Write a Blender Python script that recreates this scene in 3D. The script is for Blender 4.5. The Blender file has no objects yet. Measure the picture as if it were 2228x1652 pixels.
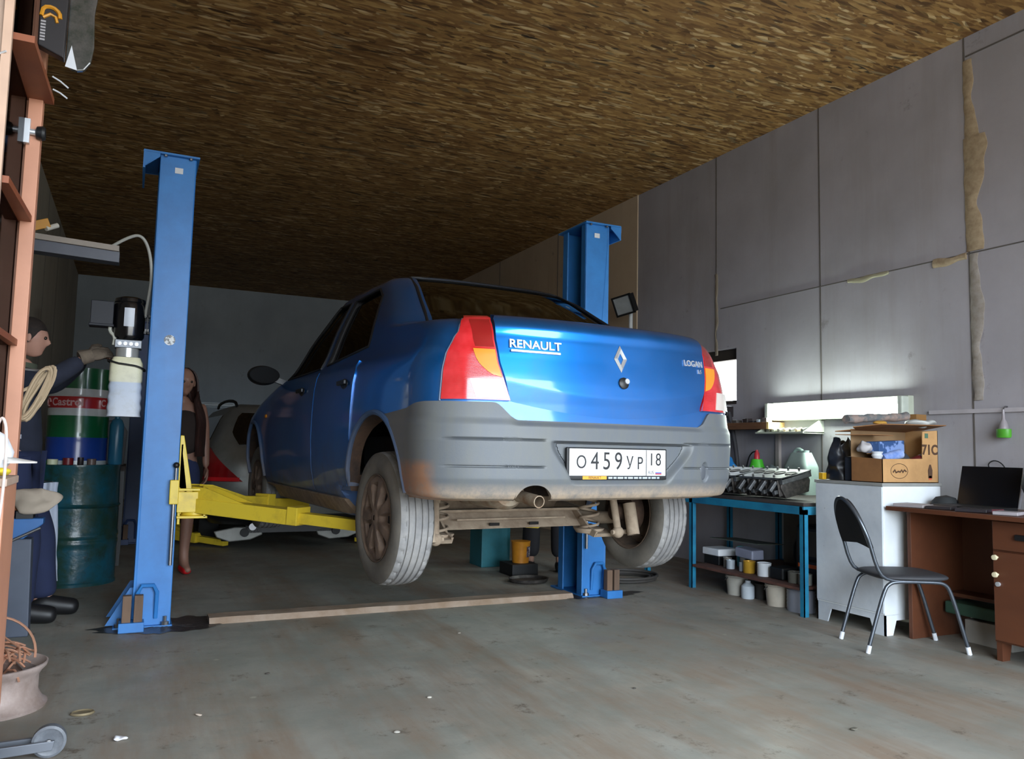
import bpy, bmesh, math, random
from mathutils import Vector, Matrix, noise
PI = math.pi
random.seed(7)
D = bpy.data
SC = bpy.context.scene
COL = SC.collection

# ------------------------------------------------------------------ camera, world, lights, exposure
F_PX, YAW, PITCH, ROLL, EYE = 1733.0, math.radians(25.25), math.radians(4.89), math.radians(1.24), 1.07
fw = Vector((math.sin(YAW)*math.cos(PITCH), math.cos(YAW)*math.cos(PITCH), math.sin(PITCH)))
rt = Vector((math.cos(YAW), -math.sin(YAW), 0)); up = rt.cross(fw)
r2 = rt*math.cos(ROLL) + up*math.sin(ROLL); u2 = -rt*math.sin(ROLL) + up*math.cos(ROLL)
cd = D.cameras.new('camera'); cam = D.objects.new('camera', cd); COL.objects.link(cam)
cd.sensor_width = 36; cd.lens = F_PX/2228*36; cd.clip_start = .05
cam.matrix_world = Matrix(((r2.x, u2.x, -fw.x, 0), (r2.y, u2.y, -fw.y, 0), (r2.z, u2.z, -fw.z, EYE), (0, 0, 0, 1)))
SC.camera = cam
GX0, GX1, GZ, GY = -.55, 4.3, 3.25, -1.6      # the open gate behind the photographer
W = D.worlds.new('overcast_sky'); SC.world = W; W.use_nodes = True
nt = W.node_tree; nt.nodes.clear()
out = nt.nodes.new('ShaderNodeOutputWorld'); bg = nt.nodes.new('ShaderNodeBackground')
tc = nt.nodes.new('ShaderNodeTexCoord'); sx = nt.nodes.new('ShaderNodeSeparateXYZ'); cr = nt.nodes.new('ShaderNodeValToRGB')
nt.links.new(tc.outputs['Generated'], sx.inputs[0]); nt.links.new(sx.outputs['Z'], cr.inputs['Fac'])
cr.color_ramp.elements[0].position = 0.0; cr.color_ramp.elements[0].color = (.30, .30, .29, 1)
cr.color_ramp.elements[1].position = .05; cr.color_ramp.elements[1].color = (.80, .90, 1.0, 1)
nt.links.new(cr.outputs[0], bg.inputs[0]); nt.links.new(bg.outputs[0], out.inputs[0]); bg.inputs[1].default_value = 5.0
pl = D.lights.new('gate_portal', 'AREA'); pl.shape = 'RECTANGLE'; pl.size = GX1-GX0; pl.size_y = GZ; pl.cycles.is_portal = True
po = D.objects.new('gate_portal', pl); COL.objects.link(po)
po.location = ((GX0+GX1)/2, GY+.02, GZ/2); po.rotation_euler = (PI/2, 0, PI) ; po.rotation_euler = Vector((0, 1, 0)).to_track_quat('-Z', 'Z').to_euler()
SC.view_settings.view_transform = 'Standard'; SC.view_settings.look = 'None'
SC.view_settings.gamma = 1; SC.view_settings.use_curve_mapping = False
SC.view_settings.exposure = 1.85
SC.cycles.max_bounces = 8; SC.cycles.diffuse_bounces = 5; SC.cycles.glossy_bounces = 4
SC.cycles.transparent_max_bounces = 12; SC.cycles.sample_clamp_indirect = 8
SC.cycles.caustics_reflective = False; SC.cycles.caustics_refractive = False

# ------------------------------------------------------------------ materials
def lin(h):
    if isinstance(h, str):
        h = h.lstrip('#'); v = [int(h[i:i+2], 16)/255 for i in (0, 2, 4)]
        return tuple((x/12.92 if x < .04045 else ((x+.055)/1.055)**2.4) for x in v)
    return tuple(h)
class N:
    def __init__(s, name):
        s.m = D.materials.new(name); s.m.use_nodes = True; s.t = s.m.node_tree; s.t.nodes.clear()
        s.o = s.n('ShaderNodeOutputMaterial')
    def n(s, k, **kw):
        x = s.t.nodes.new(k)
        for a, b in kw.items(): setattr(x, a, b)
        return x
    def l(s, a, b): s.t.links.new(a, b)
    def coord(s, kind='Object', scale=(1, 1, 1), rot=(0, 0, 0)):
        c = s.n('ShaderNodeTexCoord'); m = s.n('ShaderNodeMapping')
        m.inputs['Scale'].default_value = scale; m.inputs['Rotation'].default_value = rot
        s.l(c.outputs[kind], m.inputs[0]); return m.outputs[0]
    def noise(s, vec, scale, detail=4, rough=.55):
        x = s.n('ShaderNodeTexNoise'); x.inputs['Scale'].default_value = scale
        x.inputs['Detail'].default_value = detail; x.inputs['Roughness'].default_value = rough
        s.l(vec, x.inputs['Vector']); return x.outputs['Fac']
    def ramp(s, fac, stops):
        r = s.n('ShaderNodeValToRGB'); e = r.color_ramp.elements
        while len(e) < len(stops): e.new(.5)
        for q, (p, c) in zip(e, stops):
            q.position = p; c = lin(c) if isinstance(c, str) else ((c,)*3 if isinstance(c, (int, float)) else c)
            q.color = (*c, 1)
        s.l(fac, r.inputs[0]); return r.outputs[0]
    def mix(s, fac, a, b, mode='MIX'):
        x = s.n('ShaderNodeMix', data_type='RGBA', blend_type=mode)
        for k, v in ((0, fac), (6, a), (7, b)):
            if isinstance(v, (int, float)): x.inputs[k].default_value = v if k == 0 else (v, v, v, 1)
            elif isinstance(v, (tuple, str)): x.inputs[k].default_value = (*lin(v), 1)
            else: s.l(v, x.inputs[k])
        return x.outputs[2]
    def bsdf(s, color, rough=.6, metal=0, coat=0, spec=.5, bump=None, bs=.3, bd=.01, trans=0, sub=0, emis=None, es=0, alpha=None):
        b = s.n('ShaderNodeBsdfPrincipled')
        for k, v in (('Base Color', color), ('Roughness', rough), ('Metallic', metal)):
            if isinstance(v, (int, float)): b.inputs[k].default_value = v
            elif isinstance(v, (tuple, str)): b.inputs[k].default_value = (*lin(v), 1)
            else: s.l(v, b.inputs[k])
        b.inputs['Coat Weight'].default_value = coat; b.inputs['Coat Roughness'].default_value = .08
        b.inputs['Specular IOR Level'].default_value = spec; b.inputs['Transmission Weight'].default_value = trans
        if emis is not None:
            b.inputs['Emission Color'].default_value = (*lin(emis), 1); b.inputs['Emission Strength'].default_value = es
        if alpha is not None: b.inputs['Alpha'].default_value = alpha
        if bump is not None:
            u = s.n('ShaderNodeBump'); u.inputs['Strength'].default_value = bs; u.inputs['Distance'].default_value = bd
            s.l(bump, u.inputs['Height']); s.l(u.outputs[0], b.inputs['Normal'])
        s.l(b.outputs[0], s.o.inputs[0]); s.b = b; return s.m
_mc = {}
def mat(name, col, rough=.6, metal=0, col2=None, sc=8, lo=.4, hi=.65, bs=0, bsc=60, coat=0, spec=.5, stretch=(1, 1, 1)):
    if name in _mc: return _mc[name]
    n = N(name); v = n.coord('Object', stretch)
    c = lin(col)
    if col2 is not None:
        f = n.ramp(n.noise(v, sc, 6, .65), [(lo, 0.0), (hi, 1.0)]); c = n.mix(f, col, col2)
    else:
        f = n.noise(v, sc, 3); k = n.ramp(f, [(.3, .88), (.7, 1.08)]); c = n.mix(1.0, col, k, 'MULTIPLY')
    h = n.noise(v, bsc, 3) if bs else None
    _mc[name] = n.bsdf(c, rough, metal, coat, spec, h, bs, .003); return _mc[name]
def emit(name, col, s):
    n = N(name); return n.bsdf(col, .5, emis=col, es=s)

# ------------------------------------------------------------------ mesh builder
class MB:
    def __init__(s): s.v = []; s.f = []; s.m = []; s.s = []
    def add(s, vs, fs, mi=0, smooth=False, M=None):
        o = len(s.v)
        for v in vs:
            s.v.append(tuple(M @ Vector(v)) if M is not None else tuple(v))
        for f in fs: s.f.append(tuple(i+o for i in f)); s.m.append(mi); s.s.append(smooth)
        return s
    def box(s, x0, x1, y0, y1, z0, z1, mi=0, M=None):
        vs = [(x, y, z) for z in (z0, z1) for y in (y0, y1) for x in (x0, x1)]
        return s.add(vs, [(0, 2, 3, 1), (4, 5, 7, 6), (0, 1, 5, 4), (2, 6, 7, 3), (0, 4, 6, 2), (1, 3, 7, 5)], mi, False, M)
    def cbox(s, c, size, rot=(0, 0, 0), mi=0):
        from mathutils import Euler
        M = Matrix.Translation(c) @ Euler(rot).to_matrix().to_4x4(); a, b, d = [q/2 for q in size]
        return s.box(-a, a, -b, b, -d, d, mi, M)
    def beam(s, p, q, w, h, mi=0, upv=(0, 0, 1)):
        p, q = Vector(p), Vector(q); z = (q-p); L = z.length; z.normalize()
        x = z.cross(Vector(upv)); 
        if x.length < 1e-4: x = z.cross(Vector((0, 1, 0)))
        x.normalize(); y = z.cross(x)
        M = Matrix((x, y, z)).transposed().to_4x4(); M.translation = p
        return s.box(-w/2, w/2, -h/2, h/2, 0, L, mi, M)
    def lathe(s, prof, n=32, M=None, mi=0, smooth=True, cap=True, a0=0, a1=2*PI, sx=1, sy=1):
        vs = []; fs = []; full = abs(a1-a0-2*PI) < 1e-6; k = n if full else n+1
        for i in range(k):
            a = a0+(a1-a0)*i/n
            for r, z in prof: vs.append((r*math.cos(a)*sx, r*math.sin(a)*sy, z))
        P = len(prof)
        for i in range(n):
            j = (i+1) % k
            for q in range(P-1): fs.append((i*P+q, j*P+q, j*P+q+1, i*P+q+1))
        if cap and full:
            if prof[0][0] > 1e-6: fs.append(tuple(i*P for i in range(k))[::-1])
            if prof[-1][0] > 1e-6: fs.append(tuple(i*P+P-1 for i in range(k)))
        s.add(vs, fs, mi, smooth, M); return s
    def cyl(s, p, q, r, r1=None, n=20, mi=0, smooth=True):
        p, q = Vector(p), Vector(q); z = q-p; L = z.length
        M = z.to_track_quat('Z', 'Y').to_matrix().to_4x4(); M.translation = p
        return s.lathe([(r, 0), (r if r1 is None else r1, L)], n, M, mi, smooth)
    def tube(s, pts, r, n=8, mi=0, closed=False, cap=True, smooth_path=0):
        pts = [Vector(p) for p in pts]
        for _ in range(smooth_path):
            np_ = [pts[0]] if not closed else []
            for a, b in zip(pts, pts[1:]): np_ += [a*.75+b*.25, a*.25+b*.75]
            if not closed: np_.append(pts[-1])
            pts = np_
        K = len(pts); rings = []; prev = None
        for i, p in enumerate(pts):
            a = pts[(i-1) % K] if (closed or i) else p; b = pts[(i+1) % K] if (closed or i < K-1) else p
            t = (b-a).normalized()
            if prev is None:
                x = t.orthogonal().normalized()
            else:
                x = (prev-t*prev.dot(t)); x = x.normalized() if x.length > 1e-6 else t.orthogonal().normalized()
            prev = x; y = t.cross(x); rr = r[i*len(r)//K] if isinstance(r, (list, tuple)) else r
            rings.append([p+x*rr*math.cos(2*PI*k/n)+y*rr*math.sin(2*PI*k/n) for k in range(n)])
        vs = [v for g in rings for v in g]; fs = []
        for i in range(K if closed else K-1):
            for k in range(n):
                j = (i+1) % K; fs.append((i*n+k, i*n+(k+1) % n, j*n+(k+1) % n, j*n+k))
        if not closed and cap: fs += [tuple(range(n))[::-1], tuple((K-1)*n+k for k in range(n))]
        return s.add(vs, fs, mi, True)
    def prism(s, poly, h0, h1, axis='z', mi=0, M=None):
        P = len(poly)
        def mp(a, b, h): return {'z': (a, b, h), 'y': (a, h, b), 'x': (h, a, b)}[axis]
        vs = [mp(a, b, h0) for a, b in poly]+[mp(a, b, h1) for a, b in poly]
        fs = [tuple(range(P))[::-1], tuple(range(P, 2*P))]+[(i, (i+1) % P, (i+1) % P+P, i+P) for i in range(P)]
        return s.add(vs, fs, mi, False, M)
    def grid(s, fn, nu, nv, mi=0, smooth=True, thick=None, flip=False):
        """surface fn(u,v)->point, u,v in 0..1; thick = fn2(u,v) makes it a closed slab"""
        vs = [fn(i/nu, j/nv) for i in range(nu+1) for j in range(nv+1)]
        fs = [(i*(nv+1)+j, (i+1)*(nv+1)+j, (i+1)*(nv+1)+j+1, i*(nv+1)+j+1) for i in range(nu) for j in range(nv)]
        if thick:
            o = len(vs); vs += [thick(i/nu, j/nv) for i in range(nu+1) for j in range(nv+1)]
            fs += [tuple(o+k for k in f)[::-1] for f in fs]
            rim = [(i, 0) for i in range(nu)]+[(nu, j) for j in range(nv)]+[(i, nv) for i in range(nu, 0, -1)]+[(0, j) for j in range(nv, 0, -1)]
            ids = [i*(nv+1)+j for i, j in rim]
            for a, b in zip(ids, ids[1:]+ids[:1]): fs.append((b, a, a+o, b+o))
        if flip: fs = [f[::-1] for f in fs]
        return s.add(vs, fs, mi, smooth)
    def ball(s, c, r, mi=0, n=16, rot=None):
        if isinstance(r, (int, float)): r = (r, r, r)
        M = Matrix.Translation(c) @ (rot.to_4x4() if rot else Matrix()) @ Matrix.Diagonal((*r, 1))
        prof = [(math.sin(PI*i/n), -math.cos(PI*i/n)) for i in range(n+1)]
        prof[0] = (0, -1); prof[-1] = (0, 1)
        return s.lathe(prof, n*2, M, mi, True, False)
def obj(name, mb, mats, parent=None, world=False, bevel=0, recalc=True, origin=None, auto=True, seg=2):
    me = D.meshes.new(name)
    vs = mb.v
    if parent is None:
        if origin is None and vs:
            xs = [v[0] for v in vs]; ys = [v[1] for v in vs]; zs = [v[2] for v in vs]
            origin = ((min(xs)+max(xs))/2, (min(ys)+max(ys))/2, min(zs))
        vs = [(v[0]-origin[0], v[1]-origin[1], v[2]-origin[2]) for v in vs]
    elif world:
        I = parent_matrix(parent).inverted(); vs = [tuple(I @ Vector(v)) for v in vs]
    me.from_pydata(vs, [], mb.f)
    if not isinstance(mats, (list, tuple)): mats = [mats]
    for m in mats: me.materials.append(m)
    me.polygons.foreach_set('material_index', mb.m); me.polygons.foreach_set('use_smooth', mb.s)
    bm = bmesh.new(); bm.from_mesh(me); bmesh.ops.remove_doubles(bm, verts=bm.verts, dist=1e-5)
    if recalc: bmesh.ops.recalc_face_normals(bm, faces=bm.faces)
    for e in bm.edges:
        if len(e.link_faces) == 2 and e.calc_face_angle(0) > math.radians(38): e.smooth = False
    bm.to_mesh(me); bm.free()
    o = D.objects.new(name, me); COL.objects.link(o)
    if parent is not None: o.parent = parent
    else: o.location = origin
    if bevel:
        b = o.modifiers.new('bevel', 'BEVEL'); b.width = bevel; b.segments = seg; b.limit_method = 'ANGLE'; b.angle_limit = math.radians(40)
    return o
def parent_matrix(o):
    m = Matrix.LocRotScale(o.location, o.rotation_euler, o.scale)
    return parent_matrix(o.parent) @ m if o.parent else m
def thing(name, label, cat, loc=(0, 0, 0), rz=0, group=None):
    o = D.objects.new(name, None); COL.objects.link(o); o.empty_display_size = .1
    o.location = loc; o.rotation_euler = (0, 0, rz); o['label'] = label; o['category'] = cat
    if group: o['group'] = group
    return o
def tag(o, label, cat, group=None, kind=None):
    o['label'] = label; o['category'] = cat
    if group: o['group'] = group
    if kind: o['kind'] = kind
    return o
def struct(name, mb, mats, label=None, **k):
    o = obj(name, mb, mats, **k); o['kind'] = 'structure'
    if label: o['label'] = label
    return o
def dup(root, loc, rz=None, label=None, group=None, scale=None):
    r = root.copy(); COL.objects.link(r); r.location = loc
    if rz is not None: r.rotation_euler = (0, 0, rz)
    if scale: r.scale = scale
    if label: r['label'] = label
    if group: r['group'] = group
    def rec(a, b):
        for ch in list(a.children):
            c = ch.copy(); COL.objects.link(c); c.parent = b; rec(ch, c)
    rec(root, r); return r
def freeze(o, mats=None):
    """apply the object's modifiers, keep it as plain mesh"""
    dg = bpy.context.evaluated_depsgraph_get(); dg.update()
    me = D.meshes.new_from_object(o.evaluated_get(dg)); o.modifiers.clear(); o.data = me
    return o
def text_mb(s, size, depth, M, mi=0, bold=0, sx=1.0, align='CENTER'):
    cu = D.curves.new('txt', 'FONT'); cu.body = s; cu.size = size; cu.extrude = depth; cu.align_x = align; cu.align_y = 'CENTER'; cu.offset = bold
    o = D.objects.new('txt', cu); COL.objects.link(o)
    dg = bpy.context.evaluated_depsgraph_get(); dg.update()
    me = D.meshes.new_from_object(o.evaluated_get(dg))
    mb = MB(); mb.add([(v.co.x*sx, v.co.y, v.co.z) for v in me.vertices], [tuple(p.vertices) for p in me.polygons], mi, False, M)
    D.objects.remove(o); D.curves.remove(cu); D.meshes.remove(me); return mb
def merge(a, b, dm=0):
    o = len(a.v); a.v += b.v; a.f += [tuple(i+o for i in f) for f in b.f]; a.m += [m+dm for m in b.m]; a.s += b.s; return a
def crumple(mb, amt, sc=8, seed=0):
    mb.v = [tuple(Vector(v)+noise.noise_vector(Vector(v)*sc+Vector((seed, seed*.7, 0)))*amt) for v in mb.v]; return mb
# ------------------------------------------------------------------ the room
RX, LX, BY, CZ = 5.05, -1.05, 15.9, 3.97
# floor: worn grey-green painted concrete with brown dust
n = N('concrete_floor'); v = n.coord('Object')
a = n.ramp(n.noise(v, .9, 8, .62), [(.36, '#817f77'), (.52, '#93928a'), (.68, '#9f998e')])
d = n.ramp(n.noise(n.coord('Object', (1.6, .22, 1)), 1.3, 7, .7), [(.44, 0.0), (.62, 1.0)])
c = n.mix(d, a, '#877869')
g = n.ramp(n.noise(v, 2.7, 8, .7), [(.47, 0.0), (.60, 1.0)]); gm = n.mix(.45, (0, 0, 0), g); c = n.mix(gm, c, '#7b8079')
s1 = n.ramp(n.noise(v, 5.5, 10, .8), [(.33, 1.0), (.43, 0.0)]); c = n.mix(s1, c, '#5e5347')
vo = n.n('ShaderNodeTexVoronoi'); vo.inputs['Scale'].default_value = 2.6; n.l(n.coord('Object'), vo.inputs['Vector'])
sp = n.ramp(vo.outputs['Distance'], [(.02, 1.0), (.045, 0.0)]); c = n.mix(sp, c, '#a39e92')
n.bsdf(c, n.ramp(n.noise(v, 3, 5), [(.3, .42), (.7, .75)]), spec=.35, bump=n.noise(v, 14, 8, .7), bs=.25, bd=.006)
M_floor = n.m
struct('floor', MB().box(LX-.3, RX+.3, -6, BY+.2, -.2, 0), M_floor, origin=(0, 0, 0))
# ceiling: oriented strand board, strands as stretched cells in three directions
n = N('strand_board')
c = None
base = n.ramp(n.noise(n.coord('Object'), 6, 8, .75), [(.3, '#5e4628'), (.5, '#7c6039'), (.7, '#94764a')])
for k, (rz, st, th) in enumerate(((.25, (8, 38, 1), .40), (1.25, (9, 34, 1), .50), (-.55, (8, 40, 1), .52), (2.2, (9, 32, 1), .58), (1.7, (8, 36, 1), .60), (.75, (7, 34, 1), .66), (-1.1, (8, 42, 1), .68))):
    wn = n.n('ShaderNodeTexNoise'); wn.inputs['Scale'].default_value = 2.2; n.l(n.coord('Object'), wn.inputs['Vector'])
    ad = n.n('ShaderNodeVectorMath', operation='MULTIPLY_ADD'); n.l(wn.outputs['Color'], ad.inputs[0]); ad.inputs[1].default_value = (2.6, 7.5, 0); n.l(n.coord('Object', st, (0, 0, rz)), ad.inputs[2])
    vo = n.n('ShaderNodeTexVoronoi'); vo.inputs['Scale'].default_value = 1.0; vo.inputs['Randomness'].default_value = 1.0
    n.l(ad.outputs[0], vo.inputs['Vector']); sp = n.n('ShaderNodeSeparateColor'); n.l(vo.outputs['Color'], sp.inputs[0])
    col = n.ramp(sp.outputs[0], [(.0, '#46301c'), (.12, '#6b4a29'), (.40, '#86623a'), (.70, '#9b7545'), (.86, '#b28d58'), (.94, '#d2b487'), (1.0, '#241a14')])
    gr = n.ramp(n.noise(n.coord('Object', (20, 220, 1), (0, 0, rz)), 1, 3), [(.3, .84), (.7, 1.1)]); col = n.mix(1.0, col, gr, 'MULTIPLY')
    mk = n.n('ShaderNodeMath', operation='GREATER_THAN'); n.l(sp.outputs[1], mk.inputs[0]); mk.inputs[1].default_value = th
    edge = n.ramp(vo.outputs['Distance'], [(.35, 1.0), (.75, .55)]); fm = n.mix(1.0, mk.outputs[0], edge, 'MULTIPLY')
    base = n.mix(fm, base, col); c = base
k = n.ramp(n.noise(n.coord('Object'), .7, 3), [(.3, .85), (.7, 1.1)]); c = n.mix(1.0, c, k, 'MULTIPLY')
n.bsdf(c, .7, spec=.25, bump=n.noise(n.coord('Object', (8, 40, 1), (0, 0, .4)), 1, 4), bs=.25, bd=.004)
M_osb = n.m
cb = MB().box(LX-.3, RX+.3, GY-.2, BY+.2, CZ, CZ+.1)
struct('ceiling', cb, M_osb, origin=(0, 0, 0))
# right wall: dirty grey insulation panels, window hole, seams
def wallmat(name, c1, c2, c3, streak=.35, sc=1.0):
    n = N(name); v = n.coord('Object')
    a = n.ramp(n.noise(v, 1.2*sc, 7, .6), [(.33, c1), (.62, c2)])
    st = n.ramp(n.noise(n.coord('Object', (3.2, 3.2, .28)), 1.5, 6, .65), [(.50, 0.0), (.72, 1.0)]); f = n.mix(streak, (0, 0, 0), st)
    c = n.mix(f, a, c3)
    s2 = n.ramp(n.noise(v, 4.5, 8, .75), [(.28, 1.0), (.37, 0.0)]); f2 = n.mix(.5, (0, 0, 0), s2); c = n.mix(f2, c, '#6b6660')
    n.bsdf(c, .78, spec=.2, bump=n.noise(v, 22, 6, .6), bs=.18, bd=.005); return n.m
M_wr = wallmat('grey_panel_wall', '#989599', '#a6a3a9', '#8b847d')
M_seam = mat('seam_shadow', '#5b5652', .9); M_beige = wallmat('beige_panel_wall', '#b8a58e', '#c6b39b', '#a5927b')
wy0, wy1, wz0, wz1 = 5.80, 6.50, 1.52, 2.05
w = MB()
w.box(RX, RX+.2, GY, wy0, 0, CZ); w.box(RX, RX+.2, wy1, 7.43, 0, CZ)
w.box(RX, RX+.2, wy0, wy1, 0, wz0); w.box(RX, RX+.2, wy0, wy1, wz1, CZ)
w.box(RX-.012, RX+.2, 7.43, BY, 0, CZ, 1)
for y in (9.3, 11.2, 13.1): w.box(RX-.016, RX, y, y+.012, 0, CZ, 2)
for y, z0, z1 in ((4.78, 0, CZ), (3.48, 0, CZ), (6.08, 2.0, CZ), (2.18, 0, CZ), (.9, 0, CZ)): w.box(RX-.004, RX+.01, y-.004, y+.006, z0, z1, 2)
w.box(RX-.005, RX+.01, -1.5, 6.02, 2.445, 2.453, 2); w.box(RX-.005, RX+.01, -1.5, 3.47, 3.825, 3.835, 2)
struct('wall_right', w, [M_wr, M_beige, M_seam], origin=(0, 0, 0))
# foam filler squeezed out of the seams
def ribbon(name, y, z0, z1, w0, w1, depth, m, horiz=False, seed=1, yoff=0):
    K = 60
    mb = MB()
    def P(u, v, d):
        t = z0+(z1-z0)*u; wd = (w0+(w1-w0)*abs(noise.noise(Vector((t*1.7+seed, 3.1, 0))))*1.6)*(1.6 if seed == 2 else 1.4)
        jl = noise.noise(Vector((t*9, seed, 1)))*.012; jr = noise.noise(Vector((t*7, seed, 9)))*.03
        q = y+yoff-(jl if v == 0 else 0)-(-wd*(1-v)+(0))*0+(-v*(wd)+jr*v)
        return (RX-.002-d*(1 if 0 < v < 1 else .25)*(.6+.4*abs(noise.noise(Vector((t*12, v*3, seed))))), q, t) if not horiz else (RX-.002-d*(1 if 0 < v < 1 else .25), t, q)
    mb.grid(lambda u, v: P(u, v, depth), K, 4, thick=lambda u, v: (RX+.004, P(u, v, 0)[1], P(u, v, 0)[2]))
    o = struct(name, mb, m); return o
M_foam = mat('yellowed_foam', '#a8967b', .85, col2='#8f7c63', sc=20, bs=.5)
ribbon('trim_1', 3.50, 2.46, 3.25, .05, .22, .018, M_foam, seed=2, yoff=.0)
ribbon('trim_2', 3.49, 3.25, 3.80, .03, .09, .012, M_foam, seed=5)
ribbon('trim_3', 3.48, 1.45, 2.44, .035, .08, .014, mat('grey_foam', '#979089', .85, col2='#857c72', sc=20, bs=.5), seed=7)
ribbon('trim_4', 2.455, 3.50, 3.75, .03, .05, .012, M_foam, True, 4)
ribbon('trim_5', 2.455, 4.12, 4.50, .02, .04, .008, mat('pale_putty', '#9c977f', .85), True, 6)
ribbon('trim_6', 6.10, 2.0, 2.8, .02, .06, .008, mat('brown_putty', '#84796a', .9), seed=11)
# window in the right wall
f = MB()
for a_, b_, c_, d_ in ((wy0, wy1, wz1-.10, wz1), (wy0, wy1, wz0, wz0+.04), (wy0, wy0+.04, wz0, wz1), (wy1-.04, wy1, wz0, wz1)):
    f.box(RX+.06, RX+.13, a_, b_, c_, d_)
wf = struct('window_1', f, mat('dark_window_frame', '#3a342e', .5))
n = N('window_glass'); g = n.n('ShaderNodeBsdfTransparent'); g2 = n.n('ShaderNodeBsdfGlossy'); g2.inputs['Roughness'].default_value = .03; mx = n.n('ShaderNodeMixShader'); mx.inputs[0].default_value = .06
n.l(g.outputs[0], mx.inputs[1]); n.l(g2.outputs[0], mx.inputs[2]); n.l(mx.outputs[0], n.o.inputs[0]); M_clear = n.m
obj('window_pane', MB().box(RX+.10, RX+.105, wy0+.03, wy1-.03, wz0+.03, wz1-.04), M_clear, wf, world=True)
p2 = D.lights.new('window_portal', 'AREA'); p2.shape = 'RECTANGLE'; p2.size = wy1-wy0; p2.size_y = wz1-wz0; p2.cycles.is_portal = True
q2 = D.objects.new('window_portal', p2); COL.objects.link(q2); q2.location = (RX+.15, (wy0+wy1)/2, (wz0+wz1)/2); q2.rotation_euler = Vector((-1, 0, 0)).to_track_quat('-Z', 'Z').to_euler()
# back and left walls, front wall around the gate
struct('wall_back', MB().box(LX-.2, RX+.2, BY, BY+.2, 0, CZ), wallmat('blue_grey_wall', '#98a2aa', '#a6b0b8', '#8b9296', .2), origin=(0, 0, 0))
lw = MB().box(LX-.2, LX, GY, BY, 0, CZ)
for y in (7.6, 9.1, 10.6, 12.1): lw.box(LX-.01, LX+.004, y, y+.01, 0, CZ, 1)
struct('wall_left', lw, [wallmat('brown_grey_wall', '#a39c91', '#b0a99d', '#8c8375', .4), M_seam], origin=(0, 0, 0))
fwl = MB()
fwl.box(LX-.2, GX0, GY-.2, GY, 0, CZ); fwl.box(GX1, RX+.2, GY-.2, GY, 0, CZ); fwl.box(GX0, GX1, GY-.2, GY, GZ, CZ)
struct('wall_front', fwl, M_wr, origin=(0, 0, 0))
# wooden threshold strip on the floor between the lift posts
tb = MB(); tb.grid(lambda u, v: (.46+2.46*u, 5.07+.02*u+.13*v+noise.noise(Vector((u*5, 0, 0)))*.006, .034+noise.noise(Vector((u*9, v*2, 3)))*.004), 60, 4,
    thick=lambda u, v: (.46+2.46*u, 5.05+.02*u+.17*v, .0))
tag(obj('hose_cover', tb, mat('dusty_board', '#9a8878', .9, col2='#86705c', sc=6, bs=.4)), 'long dusty cover strip lying on the floor between the two blue lift posts', 'floor strip')

# dark oily patches on the floor
def stain(name, cx, cy, rx, ry, seed, m, label):
    mb = MB(); K = 90
    mb.grid(lambda u, v: (cx+rx*v*math.cos(u*2*PI)*(1+.35*noise.noise(Vector((math.cos(u*2*PI)*1.6, math.sin(u*2*PI)*1.6, seed)))+.22*noise.noise(Vector((math.cos(u*2*PI)*7, math.sin(u*2*PI)*7, seed)))),
                          cy+ry*v*math.sin(u*2*PI)*(1+.35*noise.noise(Vector((math.cos(u*2*PI)*1.6, math.sin(u*2*PI)*1.6, seed)))+.3*noise.noise(Vector((math.cos(u*2*PI)*6, math.sin(u*2*PI)*6, seed+4)))), .004+.010*(1-v)*abs(noise.noise(Vector((u*20, v*6, seed))))), K, 6)
    return tag(obj(name, mb, m, recalc=False), label, 'stain', kind='stuff')
M_oil = mat('oily_grime', '#2d2a2a', .35, col2='#4c4642', sc=18, lo=.45, hi=.75, bs=.8, bsc=90)
stain('oily_grime', .22, 5.11, .34, .20, 1.0, M_oil, 'black oily grime around the foot of the left blue post')
stain('oily_grime', 3.12, 5.14, .34, .13, 4.0, M_oil, 'dark oily grime around the foot of the right blue post')

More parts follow.
